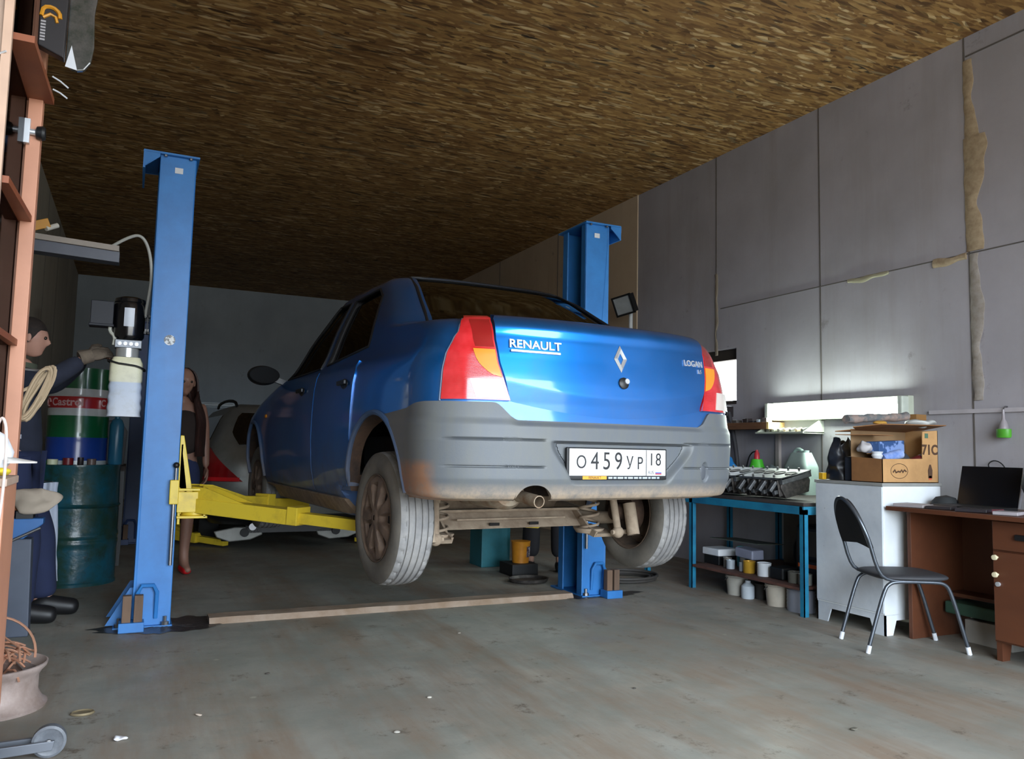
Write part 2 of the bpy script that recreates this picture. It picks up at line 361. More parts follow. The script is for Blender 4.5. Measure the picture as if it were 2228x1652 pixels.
# ------------------------------------------------------------------ two-post lift
M_blue = mat('blue_lift_paint', '#2f78bd', .45, col2='#2868a8', sc=5, lo=.35, hi=.7, spec=.5, bs=.08, bsc=30)
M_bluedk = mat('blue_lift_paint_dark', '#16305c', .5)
M_blk = mat('black_metal', '#121315', .45); M_steel = mat('bare_steel', '#8d8d8f', .35, .9)
M_yel = mat('yellow_lift_paint', '#d9bd35', .42, col2='#b79c33', sc=9, lo=.5, hi=.75)
M_wood = mat('old_wood_block', '#6e5746', .85, col2='#59473a', sc=12, stretch=(1, 1, .2))
def lift_post(label, X, Y, sgn, arms, name_group, blue=None, top=2.77, carriage_z=.60, low=False):
    """sgn=+1 opens to +X. local origin at post foot, local x points to the car"""
    blue = blue or M_blue
    t = thing('lift_post', label, 'car lift', (X, Y, 0), 0 if sgn > 0 else 0)
    def L(mb):
        mb.v = [(v[0]*sgn, v[1], v[2]) for v in mb.v]; return mb
    w, d = .20, .36      # depth in x, width in y ; front flange at y=0
    c = MB(); th = .012
    c.box(0, th, 0, d, .01, top); c.box(0, w, 0, th, .01, top); c.box(0, w, d-th, d, .01, top)
    c.box(w-th, w, th, .075, .01, top); c.box(w-th, w, d-.075, d-th, .01, top)
    obj('column', L(c), blue, t, bevel=.004)
    inner = MB().box(.014, .022, .02, d-.02, .02, top-.02); obj('chain_channel', L(inner), M_blk, t)
    pt = MB(); pt.box(-.09, w+.02, -.03, d+.05, top, top+.012); pt.box(-.09, -.078, -.03, d+.05, top-.10, top); pt.prism([(-.09, top-.10), (0, top-.02), (0, top), (-.09, top)], -.03, -.02, 'y')
    obj('top_plate', L(pt), blue, t, bevel=.002)
    for bx, by in ((.03, -.018), (w-.03, -.018)):
        b = MB().lathe([(.010, top-.012), (.010, top-.002)], 6, Matrix.Translation((bx, by, 0)), smooth=False)
        obj('bolt', L(b), M_steel, t)
    st = MB().box(.085, .13, -.0035, 0, top-.10, top-.065); obj('sticker', L(st), mat('white_sticker', '#c9ccd0', .5), t)
    bp = MB(); bp.box(-.10, w+.01, -.03, d+.10, 0, .012); obj('base_plate', L(bp), blue, t, bevel=.003)
    g = MB()
    for ga in (.05, d-.05): obj('gusset', L(MB().prism([(-.14, .012), (0, .012), (0, .22), (-.02, .22)], ga, ga+.01, 'y')), blue, t)
    g.tube([(.02, -.004, .05), (.02, -.02, .2), (.04, -.03, .24), (.10, -.03, .24), (.12, -.02, .2), (.12, -.004, .05)], .012, 8)
    obj('foot_bar', L(g), blue, t)
    for bx, by in ((-.05, d+.04), (w-.05, d+.05), (-.07, -.0), (w-.03, -.012)):
        b = MB().lathe([(.022, .012), (.022, .03), (.010, .031), (.010, .06)], 8, Matrix.Translation((bx, by, 0))); obj('anchor_bolt', L(b), M_steel, t)
    # open box bracket with two upright tubes beside the foot
    br = MB(); br.box(-.07, .06, -.13, -.03, .0, .055); obj('foot_bracket', L(br), blue, t, bevel=.003)
    for xx in (-.055, .005):
        k = MB(); k.box(xx, xx+.045, -.11, -.06, .05, .20); obj('support_block', L(k), M_wood, t, bevel=.003)
    # carriage and safety latch
    cg = MB(); cz = carriage_z
    cg.box(w+.005, w+.02, -.01, d+.01, cz-.02, cz+.45); cg.prism([(w+.012, cz+.45), (w+.012, cz+.02), (w+.06, cz+.12)], -.010, .0, 'y')
    if not low: cg.prism([(w-.0, cz+.20), (w+.09, cz+.12), (w+.02, cz+.50), (w, cz+.50)], -.010, .006, 'y')
    cg.box(w+.0, w+.16, -.02, .10, cz+.05, cz+.17); cg.box(w+.0, w+.17, -.03, d+.02, cz+.175, cz+.19); cg.box(w, w+.17, -.03, d+.02, cz+.015, cz+.03)
    cg.box(w+.145, w+.16, -.03, .0, cz+.02, cz+.18)
    obj('carriage', L(cg), M_yel, t, bevel=.003)
    lk = MB(); lk.box(w-.045, w+.005, -.055, -.01, cz+.10, cz+.24); obj('safety_latch', L(lk), M_yel, t, bevel=.004)
    lr = MB().cyl((w-.015, -.03, cz+.24), (w-.015, -.03, cz+.31), .008, n=10); lr.cyl((w-.02, -.03, cz-.25), (w-.02, -.03, cz+.10), .010, n=10); obj('latch_rod', L(lr), M_steel, t)
    kb = MB().ball((w-.015, -.03, cz+.325), .018); obj('knob', L(kb), M_blk, t)
    for (hx, hy, ex, ey, ez, ox, oy) in arms:
        am = MB(); H0 = Vector((hx, hy, cz+.10)); E = Vector((ex, ey, cz+.04)); mid = H0.lerp(E, .62)
        am.beam(H0+Vector((0, 0, -.01)), mid+Vector((0, 0, -.01)), .105, .085)
        am.lathe([(.075, cz+.03), (.075, cz+.17)], 20, Matrix.Translation((hx, hy, 0)))
        dd = (mid-H0).normalized(); am.beam(mid-dd*.05, mid+dd*.02, .125, .10)
        a_ = obj('lift_arm', L(am), M_yel, t, bevel=.004)
        ext = MB().beam(mid-dd*.1+Vector((0, 0, -.01)), E+Vector((0, 0, -.01)), .08, .06); e_ = obj('arm_extension', L(ext), M_yel, a_, bevel=.003)
        gs = MB(); side = Vector((-dd.y, dd.x, 0)); p0 = H0+dd*.02; p1 = H0+dd*.42
        for sd in (-.045, .045):
            q0 = p0+side*sd; q1 = p1+side*sd
            vs = [q0+Vector((0, 0, .03)), q1+Vector((0, 0, .03)), q0+dd*.10+Vector((0, 0, .10)), q0+Vector((0, 0, .10))]
            vs2 = [x+side*.006 for x in vs]; gs.add(vs+vs2, [(0, 1, 2, 3), (7, 6, 5, 4), (0, 4, 5, 1), (1, 5, 6, 2), (2, 6, 7, 3), (3, 7, 4, 0)])
        obj('arm_gusset', L(gs), M_yel, a_)
        pd = MB().lathe([(.05, cz+.05), (.05, cz+.07), (.06, cz+.075), (.06, cz+.094), (0, cz+.094)], 20, Matrix.Translation((ex, ey, 0))); obj('lift_pad', L(pd), mat('black_rubber', '#17171a', .8), a_)
    return t
lp = lift_post('tall blue lift post on the left, with hydraulic pump beside it and yellow swing arms', .05, 5.10, 1,
    [(.30, .06, 1.14, -.86, 0, 0, 0), (.30, .30, 1.13, .95, 0, 0, 0)], 0)
rd = MB(); rd.lathe([(.031, 0), (.031, .003), (0, .003)], 24, Matrix.Translation((.11, 0, 1.66)) @ Matrix.Rotation(PI/2, 4, 'X'))
obj('round_label', rd, mat('round_label_print', '#c4c7c9', .4, col2='#4a4f55', sc=45, lo=.5, hi=.52), lp)
rp = lift_post('tall blue lift post on the right behind the blue car, channel side showing', 3.20, 5.10, -1,
    [(.30, .06, 1.05, -.86, 0, 0, 0), (.30, .30, 1.05, .95, 0, 0, 0)], 0)
# second lift further back
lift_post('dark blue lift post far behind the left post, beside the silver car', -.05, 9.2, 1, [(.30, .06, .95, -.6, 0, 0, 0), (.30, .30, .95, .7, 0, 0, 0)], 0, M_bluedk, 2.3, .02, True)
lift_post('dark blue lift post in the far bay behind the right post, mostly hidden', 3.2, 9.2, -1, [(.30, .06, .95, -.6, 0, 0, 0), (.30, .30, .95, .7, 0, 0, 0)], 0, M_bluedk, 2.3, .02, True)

# ---- car body shape (car space: x forward from rear bumper, y left, z up) ----
def interp(tab, z):
    if z <= tab[0][0]: return tab[0][1]
    for (a, va), (b, vb) in zip(tab, tab[1:]):
        if z <= b: return va + (vb - va) * (z - a) / (b - a)
    return tab[-1][1]
XR = [(.20,1.25),(.338,1.22),(.345,.10),(.37,.065),(.45,.04),(.60,.035),(.70,.04),(.76,.05),(.85,.06),(.95,.075),(1.03,.085),(1.08,.10),(1.11,.13),(1.13,.20),(1.145,.46),(1.165,.62),(1.30,.85),(1.42,1.05),(1.49,1.18),(1.525,1.30),(1.55,1.50),(1.57,1.80),(1.58,2.05)]
XF = [(.20,3.0),(.28,3.05),(.29,4.10),(.35,4.20),(.50,4.24),(.65,4.22),(.75,4.13),(.85,3.85),(.93,3.45),(.99,3.05),(1.03,2.95),(1.12,2.82),(1.20,2.70),(1.30,2.54),(1.40,2.40),(1.48,2.28),(1.54,2.15),(1.58,2.06)]
WW = [(.20,.76),(.26,.80),(.33,.84),(.45,.862),(.60,.87),(.75,.868),(.88,.86),(.96,.845),(1.01,.815),(1.06,.79),(1.12,.765),(1.20,.735),(1.30,.69),(1.40,.64),(1.47,.60),(1.51,.56),(1.54,.47),(1.565,.32),(1.58,.12)]
AR = [(.2,.1),(.338,.1),(.345,.34),(1.05,.34),(1.12,.40),(1.3,.36),(1.50,.25),(1.58,.1)]
AF = [(.2,.15),(.28,.2),(.30,.55),(.9,.7),(1.0,.5),(1.2,.35),(1.5,.2),(1.58,.1)]
NR = [(.2,3.0),(.9,3.0),(1.12,3.0),(1.2,3.4),(1.58,2.6)]
def sidek(x): return 1 - .035 * abs((x - 2.2) / 2.1) ** 3
_cache = {}
def arcs(z):
    k = round(z, 5)
    if k in _cache: return _cache[k]
    xr, xf, W = interp(XR, z), interp(XF, z), interp(WW, z)
    a, b, n = interp(AR, z), interp(AF, z), interp(NR, z)
    a = min(a, max(.01, (xf - xr) * .45)); b = min(b, max(.01, (xf - xr) * .45))
    out = []
    N = 160
    rear = []
    for i in range(N + 1):
        th = math.pi / 2 * (i / N)
        # denser near both ends
        s, c = math.sin(th), math.cos(th)
        y = W * s ** (2 / n); x = xr + a * (1 - c ** (2 / n))
        rear.append((x, y * sidek(x)))
    side = []
    x0, x1 = xr + a, xf - b
    for i in range(41):
        x = x0 + (x1 - x0) * i / 40; side.append((x, W * sidek(x)))
    front = []
    for i in range(N + 1):
        th = math.pi / 2 * (1 - i / N)
        s, c = math.sin(th), math.cos(th)
        y = W * s ** (2 / 2.6); x = xf - b * (1 - max(c, 0) ** (2 / 2.6))
        front.append((x, y * sidek(x)))
    out = []
    for P in (rear, side, front):
        L = [0]
        for p, q in zip(P, P[1:]): L.append(L[-1] + math.hypot(q[0] - p[0], q[1] - p[1]))
        out.append((P, L))
    _cache[k] = out
    return out
def surf(t, z):
    """t 0..3 on the left half (0 rear centre, 1 end of rear corner, 2 start of nose, 3 front centre); negative t mirrors"""
    sg = -1 if t < 0 else 1
    t = min(abs(t), 3); k = min(int(t), 2); u = t - k
    P, L = arcs(z)[k]
    d = u * L[-1]
    lo, hi = 0, len(L) - 1
    while hi - lo > 1:
        m = (lo + hi) // 2
        if L[m] <= d: lo = m
        else: hi = m
    w = (d - L[lo]) / max(L[hi] - L[lo], 1e-9)
    x = P[lo][0] + (P[hi][0] - P[lo][0]) * w; y = P[lo][1] + (P[hi][1] - P[lo][1]) * w
    return (x, sg * y, z)
def surfo(t, z, off):
    p = surf(t, z)
    if off == 0: return p
    e = .004
    a, b = surf(t - e, z), surf(t + e, z)
    c, d = surf(t, z - .01), surf(t, z + .01)
    u = [b[i] - a[i] for i in range(3)]; v = [d[i] - c[i] for i in range(3)]
    n = [u[1]*v[2]-u[2]*v[1], u[2]*v[0]-u[0]*v[2], u[0]*v[1]-u[1]*v[0]]
    l = math.sqrt(sum(q*q for q in n)) or 1
    # outward: t grows rear->left->front so u x v points inward; flip
    s = -1 / l
    if t * 1.0 < -1e-9: s = -1 / l
    return tuple(p[i] + off * n[i] * s for i in range(3))
# ------------------------------------------------------------------ the blue saloon on the lift
def dirtpaint(name, col, metal, rough, coat, dust='#6e655b', z0=.30, z1=.62, allover=.12):
    n = N(name); v = n.coord('Object'); s = n.n('ShaderNodeSeparateXYZ'); n.l(v, s.inputs[0])
    z = n.n('ShaderNodeMapRange'); z.inputs[1].default_value = z1; z.inputs[2].default_value = z0; n.l(s.outputs[2], z.inputs[0])
    q = n.ramp(n.noise(v, 7, 8, .7), [(.25, .35), (.75, 1.0)]); f = n.mix(1.0, z.outputs[0], q, 'MULTIPLY')
    g = n.ramp(n.noise(v, 2.3, 8, .7), [(.45, 0.0), (.75, allover*2)]); f = n.mix(1.0, f, g, 'ADD')
    c = n.mix(f, col, dust)
    rr = n.mix(f, (rough,)*3, (.75,)*3)
    n.bsdf(c, rr, metal, coat); b = n.b
    inv = n.ramp(f, [(0, float(coat)), (.8, 0.0)]); n.l(inv, b.inputs['Coat Weight'])
    im = n.ramp(f, [(0, float(metal)), (.8, 0.0)]); n.l(im, b.inputs['Metallic'])
    return n.m
M_paint = dirtpaint('blue_car_paint', (.005, .150, .50), .85, .33, 1.0, dust='#4d4843', z0=.25, z1=.95, allover=.10)  # real dust, darkened and carried higher to paint shade on the flank too
M_lid = M_paint
M_arch = mat('muddy_arch_liner', '#4e3a2c', .95, col2='#2d2420', sc=9, bs=.6)
M_mud = mat('dried_mud', '#85735f', .95, col2='#6f5c4b', sc=14, bs=.5)
M_seal = mat('black_seal', '#0d0d0f', .5)
# grey bumper plastic with mud along the lower edge and behind the wheel
n = N('grey_bumper_plastic'); v = n.coord('Object'); s = n.n('ShaderNodeSeparateXYZ'); n.l(v, s.inputs[0])
nz = n.noise(v, 16, 8, .75)
z = n.n('ShaderNodeMapRange'); z.inputs[1].default_value = .43; z.inputs[2].default_value = .35; n.l(s.outputs[2], z.inputs[0])
f1 = n.mix(1.0, z.outputs[0], n.ramp(nz, [(.3, .3), (.6, 1.5)]), 'MULTIPLY')
x1 = n.n('ShaderNodeMapRange'); x1.inputs[1].default_value = .17; x1.inputs[2].default_value = .22; n.l(s.outputs[0], x1.inputs[0])
z2 = n.n('ShaderNodeMapRange'); z2.inputs[1].default_value = .525; z2.inputs[2].default_value = .49; n.l(s.outputs[2], z2.inputs[0])
f2 = n.mix(1.0, x1.outputs[0], z2.outputs[0], 'MULTIPLY'); f2 = n.mix(1.0, f2, n.ramp(nz, [(.35, .35), (.55, 1.0)]), 'MULTIPLY')
base = n.mix(n.ramp(n.noise(n.coord('Object', (2, 2, .6)), 6, 8, .7), [(.4, 0.0), (.75, .7)]), '#5a5f65', '#65665f')
x3 = n.n('ShaderNodeMapRange'); x3.inputs[1].default_value = .20; x3.inputs[2].default_value = .45; n.l(s.outputs[0], x3.inputs[0])
base = n.mix(n.mix(1.0, x3.outputs[0], .45, 'MULTIPLY'), base, '#6b6254')
c = n.mix(f1, base, '#a08f7c'); c = n.mix(f2, c, '#8a6650')
n.bsdf(c, .5, spec=.45, bump=n.noise(v, 160, 4), bs=.12, bd=.002); M_bump = n.m
def glassmat(name, tint, rough=.04):
    n = N(name); t = n.n('ShaderNodeBsdfTransparent'); t.inputs[0].default_value = (*tint, 1)
    g = n.n('ShaderNodeBsdfGlossy'); g.inputs['Roughness'].default_value = rough; fr = n.n('ShaderNodeFresnel'); fr.inputs[0].default_value = 1.5
    mx = n.n('ShaderNodeMixShader'); n.l(fr.outputs[0], mx.inputs[0]); n.l(t.outputs[0], mx.inputs[1]); n.l(g.outputs[0], mx.inputs[2]); n.l(mx.outputs[0], n.o.inputs[0]); return n.m
M_tint = glassmat('tinted_glass', (.10, .10, .09)); M_fglass = glassmat('light_glass', (.75, .8, .78))
CX, CY, CZ0, CYAW = 1.918, 2.934, .4955, -.0696
car = thing('car', 'dusty blue four-door saloon raised on the two-post lift, boot towards the camera', 'car', (CX, CY, CZ0), PI/2-CYAW)

def tx(x, z):
    """t on the left side for a given x"""
    lo, hi = .0, 2.0
    for _ in range(30):
        m = (lo+hi)/2
        if surf(m, z)[0] < x: lo = m
        else: hi = m
    return lo
def ty(y, z):
    lo, hi = 0.0, 1.0
    for _ in range(30):
        m = (lo+hi)/2
        if surf(m, z)[1] < y: lo = m
        else: hi = m
    return lo
zl = sorted(set([round(k, 4) for k in [.20, .22, .26, .30, .335, .338, .345, .352, .37]+[.40+.04*i for i in range(17)]+[1.03+.0125*i for i in range(9)]+[1.1375, 1.145, 1.155, 1.165, 1.18]+[1.20+.03*i for i in range(10)]+[1.47, 1.485, 1.50, 1.515, 1.53, 1.54, 1.55, 1.56, 1.57, 1.576, 1.58]]))
tl = [i/26 for i in range(26)]+[1+i/34 for i in range(34)]+[2+i/16 for i in range(17)]
ring = tl+[-t for t in tl[-2:0:-1]]
b = MB(); nr = len(ring)
for z in zl:
    for t in ring: b.v.append(surf(t, z))
for k in range(len(zl)-1):
    for i in range(nr):
        j = (i+1) % nr; b.f.append((k*nr+i, k*nr+j, (k+1)*nr+j, (k+1)*nr+i)); b.m.append(0); b.s.append(True)
for k in (0, len(zl)-1):
    x0, x1 = surf(0, zl[k])[0], surf(3, zl[k])[0]; c0 = len(b.v); b.v.append(((x0+x1)/2, 0, zl[k]+(.0 if k == 0 else .002)))
    for i in range(nr):
        j = (i+1) % nr; f = (k*nr+i, k*nr+j, c0); b.f.append(f if k else f[::-1]); b.m.append(0 if k else 1); b.s.append(bool(k))
shell = obj('body_shell', b, [M_paint, M_arch], car)
cut = []
def cutter(mb, m=M_arch):
    o = obj('cutter', mb, m, car); cut.append(o)
    q = shell.modifiers.new('cut', 'BOOLEAN'); q.object = o; q.operation = 'DIFFERENCE'; q.solver = 'EXACT'; q.material_mode = 'TRANSFER'; return o
for ax in (.77, 3.44):
    for sd in (-1, 1):
        cutter(MB().cyl((ax, sd*.50, .36), (ax, sd*1.05, .36), .36, n=64))
# rear axle tunnel so the underside is hollow behind the sills
cutter(MB().box(.42, 1.3, -.70, .70, .1, .50))
cutter(MB().box(-.1, .085, -.48, .48, .30, .655), M_bump); cutter(MB().box(-.1, .62, .29, .51, .30, .455), M_arch); cutter(MB().box(-.1, .60, -.95, .95, .30, .372), M_arch)
# cabin
cv = MB(); lv = [.42, .60, .80, .95, 1.05, 1.15, 1.25, 1.35, 1.43, 1.49, 1.53]
RN = 40
for z in lv:
    xa = interp(XR, max(z, 1.19))+.06; xb = interp(XF, max(z, 1.05))-.06; w_ = interp(WW, z)-.05
    for i in range(RN):
        a = 2*PI*i/RN; cx_, sx_ = math.cos(a), math.sin(a)
        px_ = (xa+xb)/2+(xb-xa)/2*math.copysign(abs(cx_)**.35, cx_); py_ = w_*math.copysign(abs(sx_)**.35, sx_); cv.v.append((px_, py_, z))
for k in range(len(lv)-1):
    for i in range(RN):
        j = (i+1) % RN; cv.f.append((k*RN+i, k*RN+j, (k+1)*RN+j, (k+1)*RN+i)); cv.m.append(0); cv.s.append(False)
cv.f += [tuple(range(RN))[::-1], tuple((len(lv)-1)*RN+i for i in range(RN))]; cv.m += [0, 0]; cv.s += [False, False]
M_cabin = mat('cabin_lining', '#3b3a3a', .9)
cutter(cv, M_cabin)
RW = [(1.10, 1.075), (1.72, 1.02), (1.80, 1.43), (1.42, 1.445), (1.28, 1.38), (1.19, 1.24)]
FW = [(1.83, 1.01), (2.72, .985), (2.62, 1.08), (2.25, 1.40), (2.12, 1.435), (1.89, 1.43)]
cutter(MB().prism(RW, -1.2, 1.2, 'y'), M_seal); cutter(MB().prism(FW, -1.2, 1.2, 'y'), M_seal)
BW = [(-.60, 1.175), (.60, 1.175), (.47, 1.50), (-.47, 1.50)]
cutter(MB().prism(BW, .3, 1.6, 'x'), M_seal); cutter(MB().prism([(-.62, 1.06), (.62, 1.06), (.50, 1.49), (-.50, 1.49)], 2.1, 3.2, 'x'), M_seal)
freeze(shell)
for o in cut: D.objects.remove(o)
for p in shell.data.polygons: p.use_smooth = True
bm = bmesh.new(); bm.from_mesh(shell.data)
for e in bm.edges:
    if len(e.link_faces) == 2 and e.calc_face_angle(0) > math.radians(32): e.smooth = False
bm.to_mesh(shell.data); bm.free()

def patch(name, tz, nu, nv, off, m, parent=None, back=None, mirror=False):
    fo = off if callable(off) else (lambda t, z: off)
    bk = (lambda t, z: -.004) if back is None else (back if callable(back) else (lambda t, z: back))
    mb = MB()
    def A(u, v):
        t, z = tz(u, v); t = -t if mirror else t; return surfo(t, z, fo(t, z))
    def B(u, v):
        t, z = tz(u, v); t = -t if mirror else t; return surfo(t, z, bk(t, z))
    mb.grid(A, nu, nv, thick=B, flip=not mirror)
    return obj(name, mb, m, parent or car)
def lerp(a, b, k): return a+(b-a)*k
def sstep(a, b, x):
    x = max(0, min(1, (x-a)/(b-a))); return x*x*(3-2*x)
# glass
def polyrow(poly, z):
    xs = []
    for (a, za), (b_, zb) in zip(poly, poly[1:]+poly[:1]):
        if (za-z)*(zb-z) <= 0 and za != zb: xs.append(a+(b_-a)*(z-za)/(zb-za))
    return (min(xs), max(xs)) if xs else (poly[0][0], poly[0][0])
for sd in (False, True):
    for poly, gm in ((RW, M_tint), (FW, M_fglass)):
        za, zb = min(p[1] for p in poly)+.002, max(p[1] for p in poly)-.002
        def tz(u, v, poly=poly, za=za, zb=zb):
            z = lerp(za, zb, v); a, b_ = polyrow(poly, z); return tx(lerp(a-.012, b_+.012, u), z), z
        patch('side_window', tz, 14, 8, -.014, gm, back=-.018, mirror=sd)
def tzr(u, v):
    z = lerp(1.165, 1.505, v); y = lerp(.625, .485, v)*(2*u-1); return math.copysign(ty(abs(y), z), y), z
patch('rear_window', tzr, 30, 10, -.008, M_tint, back=-.013)
def tzw(u, v):
    z = lerp(1.05, 1.50, v); y = lerp(.64, .51, v)*(2*u-1)
    lo, hi = 2.0, 3.0
    for _ in range(28):
        m = (lo+hi)/2
        if surf(m, z)[1] > abs(y): lo = m
        else: hi = m
    return math.copysign(lo, y) if y else 3.0, z
mb = MB(); mb.grid(lambda u, v: surfo(*tzw(u, v), -.01), 24, 8, thick=lambda u, v: surfo(*tzw(u, v), -.015), flip=True); obj('windscreen', mb, M_fglass, car)
# black seal round the rear window
def rim_tube(name, pts, r, m, parent=car): return obj(name, MB().tube(pts, r, 6, closed=True), m, parent)
pts = [surfo(*tzr(u, 0), .0) for u in [i/20 for i in range(21)]]+[surfo(*tzr(1, v), .0) for v in (.25, .5, .75)]+[surfo(*tzr(1-u, 1), .0) for u in [i/20 for i in range(21)]]+[surfo(*tzr(0, v), 0) for v in (.75, .5, .25)]
rim_tube('window_seal', pts, .009, M_seal)
for sd in (1, -1):
    for poly in (RW, FW):
        P = []
        for (a, za), (b_, zb) in zip(poly, poly[1:]+poly[:1]):
            for k in range(6):
                x = lerp(a, b_, k/6); z = lerp(za, zb, k/6); P.append(surfo(sd*tx(x, z), z, .002))
        rim_tube('window_seal', P, .007, M_seal)
# doors: thin skins with gaps, each with a handle
def arch_x(z, side=1, r=.36, cx=.77):
    return cx+side*math.sqrt(max(0, r*r-(z-.36)**2))
for sd in (False, True):
    def tzd(u, v):
        z = lerp(.31, 1.0, v); xa = max(1.10+.0, arch_x(z)+.035 if z < .72 else 0, 1.06+.06*(z > .95)); return tx(lerp(xa, 1.775, u), z), z
    dr = patch('rear_door', tzd, 14, 26, .006, M_paint, back=-.002, mirror=sd)
    def tzf(u, v):
        z = lerp(.31, .98, v); return tx(lerp(1.79, 2.90-.06*v, u), z), z
    df = patch('front_door', tzf, 14, 22, .006, M_paint, back=-.002, mirror=sd)
    for d_, hx in ((dr, 1.17), (df, 2.0)):
        h = MB(); s_ = -1 if sd else 1
        y0 = surf(tx(hx+.06, .885), .885)[1]
        h.lathe([(0, -.004), (.055, -.004), (.052, .004), (0, .004)], 24, Matrix.Translation((hx+.06, s_*(y0+.006), .885)) @ Matrix.Rotation(PI/2, 4, 'X'), sy=.5)
        h.beam((hx, s_*(y0+.022), .892), (hx+.13, s_*(y0+.022), .890), .014, .024)
        obj('door_handle', h, M_blk, d_, bevel=.004)
    # front wing side repeater and arch lips
    s_ = -1 if sd else 1
    rp_ = MB().ball((3.02, s_*(surf(tx(3.02, .76), .76)[1]+.002), .76), (.03, .008, .014)); obj('side_indicator', rp_, mat('amber_lens', '#d98a2a', .25), car)
    for cx_ in (.77, 3.44):
        P = []
        for k in range(33):
            a = lerp(-.06, PI+.06, k/32); x = cx_+.366*math.cos(a); z = .36+.366*math.sin(a)
            if z < .36 and cx_ < 1 and x < .77: continue
            p = surfo((-1 if sd else 1)*tx(x, z), z, .004); P.append(p)
        obj('arch_lip', MB().tube(P, .013, 8), dirtpaint('dusty_arch_lip', (.02, .08, .2), .1, .6, 0, z0=.2, z1=.9) if 'dusty_arch_lip' not in D.materials else D.materials['dusty_arch_lip'], car)
        # wheel housing liner
        ln = MB(); ln.lathe([(.345, .50), (.352, .60), (.354, .80)], 48, Matrix.Translation((cx_, 0, .36)) @ Matrix.Rotation(-PI/2 if s_ > 0 else PI/2, 4, 'X'), cap=False)
    # sill
    sl = MB(); sl.grid(lambda u, v: surfo((-1 if sd else 1)*tx(lerp(1.14, 3.06, u), lerp(.215, .295, v)), lerp(.215, .295, v), .012), 24, 4, thick=lambda u, v: surfo((-1 if sd else 1)*tx(lerp(1.14, 3.06, u), lerp(.215, .295, v)), lerp(.215, .295, v), -.01), flip=not sd)
    obj('sill', sl, M_mud, car)
# boot lid
def lid_half(z):
    return interp([(.675, .43), (.69, .455), (.72, .495), (.765, .515), (.92, .555), (1.02, .565), (1.09, .56), (1.125, .53)], z)
def crease(y): return .855-.06*(1-(abs(y)/.55)**2)
def lid_off(t, z):
    y = surf(t, z)[1]; k = crease(y); o = .022
    if z < k: o -= .048*((k-z)/.18)
    if z > 1.03: o += .012*sstep(1.03, 1.075, z)*(1-sstep(1.09, 1.13, z))
    return o
def tzl(u, v):
    z = lerp(.678, 1.128, v); h = lid_half(z); y = h*(2*u-1); return math.copysign(ty(abs(y), z), y), z
lid = patch('boot_lid', tzl, 60, 60, lid_off, M_lid)
# lamps
M_red = None
n = N('red_lamp_lens'); v = n.coord('Object'); wv = n.n('ShaderNodeTexWave', bands_direction='Z'); wv.inputs['Scale'].default_value = 60; n.l(v, wv.inputs['Vector'])
c = n.mix(n.ramp(n.noise(v, 9, 3), [(.35, 0.0), (.7, 1.0)]), '#b01218', '#d3333a'); n.bsdf(c, .16, coat=1, bump=wv.outputs['Fac'], bs=.15, bd=.002); M_red = n.m
M_amb = mat('amber_lens', '#d98a2a', .25); M_wht = mat('white_lens', '#cfc4bd', .2, coat=1)
M_dred = mat('dark_red_lens', '#8e1a1c', .2, coat=1)
def lin_tab(z, tab): return interp(tab, z)
for sd in (False, True):
    lin_i = [(.765, .52), (.92, .562), (1.02, .572), (1.09, .567), (1.125, .55)]
    out_t = [(.765, .785), (.90, .775), (1.03, .755), (1.09, .72), (1.125, .67)]
    def tzp(u, v):
        z = lerp(.766, 1.122, v); a = ty(interp(lin_i, z), z); return lerp(a, interp(out_t, z), u), z
    lo = lambda t, z: .018-.008*sstep(.70, .80, abs(t))
    L = patch('tail_lamp', tzp, 24, 24, lo, M_red, mirror=sd)
    def sub(name, y0, y1, z0, z1, m, oo=.021, shape=0):
        def f(u, v):
            z = lerp(z0, z1, v); aa, bb = (y0, y1)
            if shape == 1: bb = lerp(y0, y1, math.sqrt(max(0, 1-(1-v)**2))*.999+.001) if v < 1 else y1
            zi = interp(lin_i, z); ii = zi+.004
            a = ty(ii+aa, z); b_ = min(ty(min(ii+bb, interp(WW, z)*.97), z), interp(out_t, z)-.004); return lerp(a, b_, u), z
        return patch(name, f, 10, 10, oo, m, parent=L, back=.012, mirror=sd)
    sub('indicator_lens', .002, .085, .86, .975, M_amb, shape=1)
    sub('dark_red_segment', .002, .075, .985, 1.10, M_dred, .0195)
    if sd: sub('reversing_lens', .10, .24, .775, .86, M_wht)
    else: sub('lens_glint', .01, .13, .775, .85, mat('pink_glint', '#c77a78', .2, coat=1), .0195)  # left lamp: pink patch paints a daylight reflection on the red lens
    P = [surfo((-1 if sd else 1)*(interp(out_t, z)+.006), z, .004) for z in [lerp(.76, 1.12, k/20) for k in range(21)]]
    obj('lamp_trim', MB().tube(P, .004, 6), mat('pale_trim', '#8f9bb5', .35, .3), L)
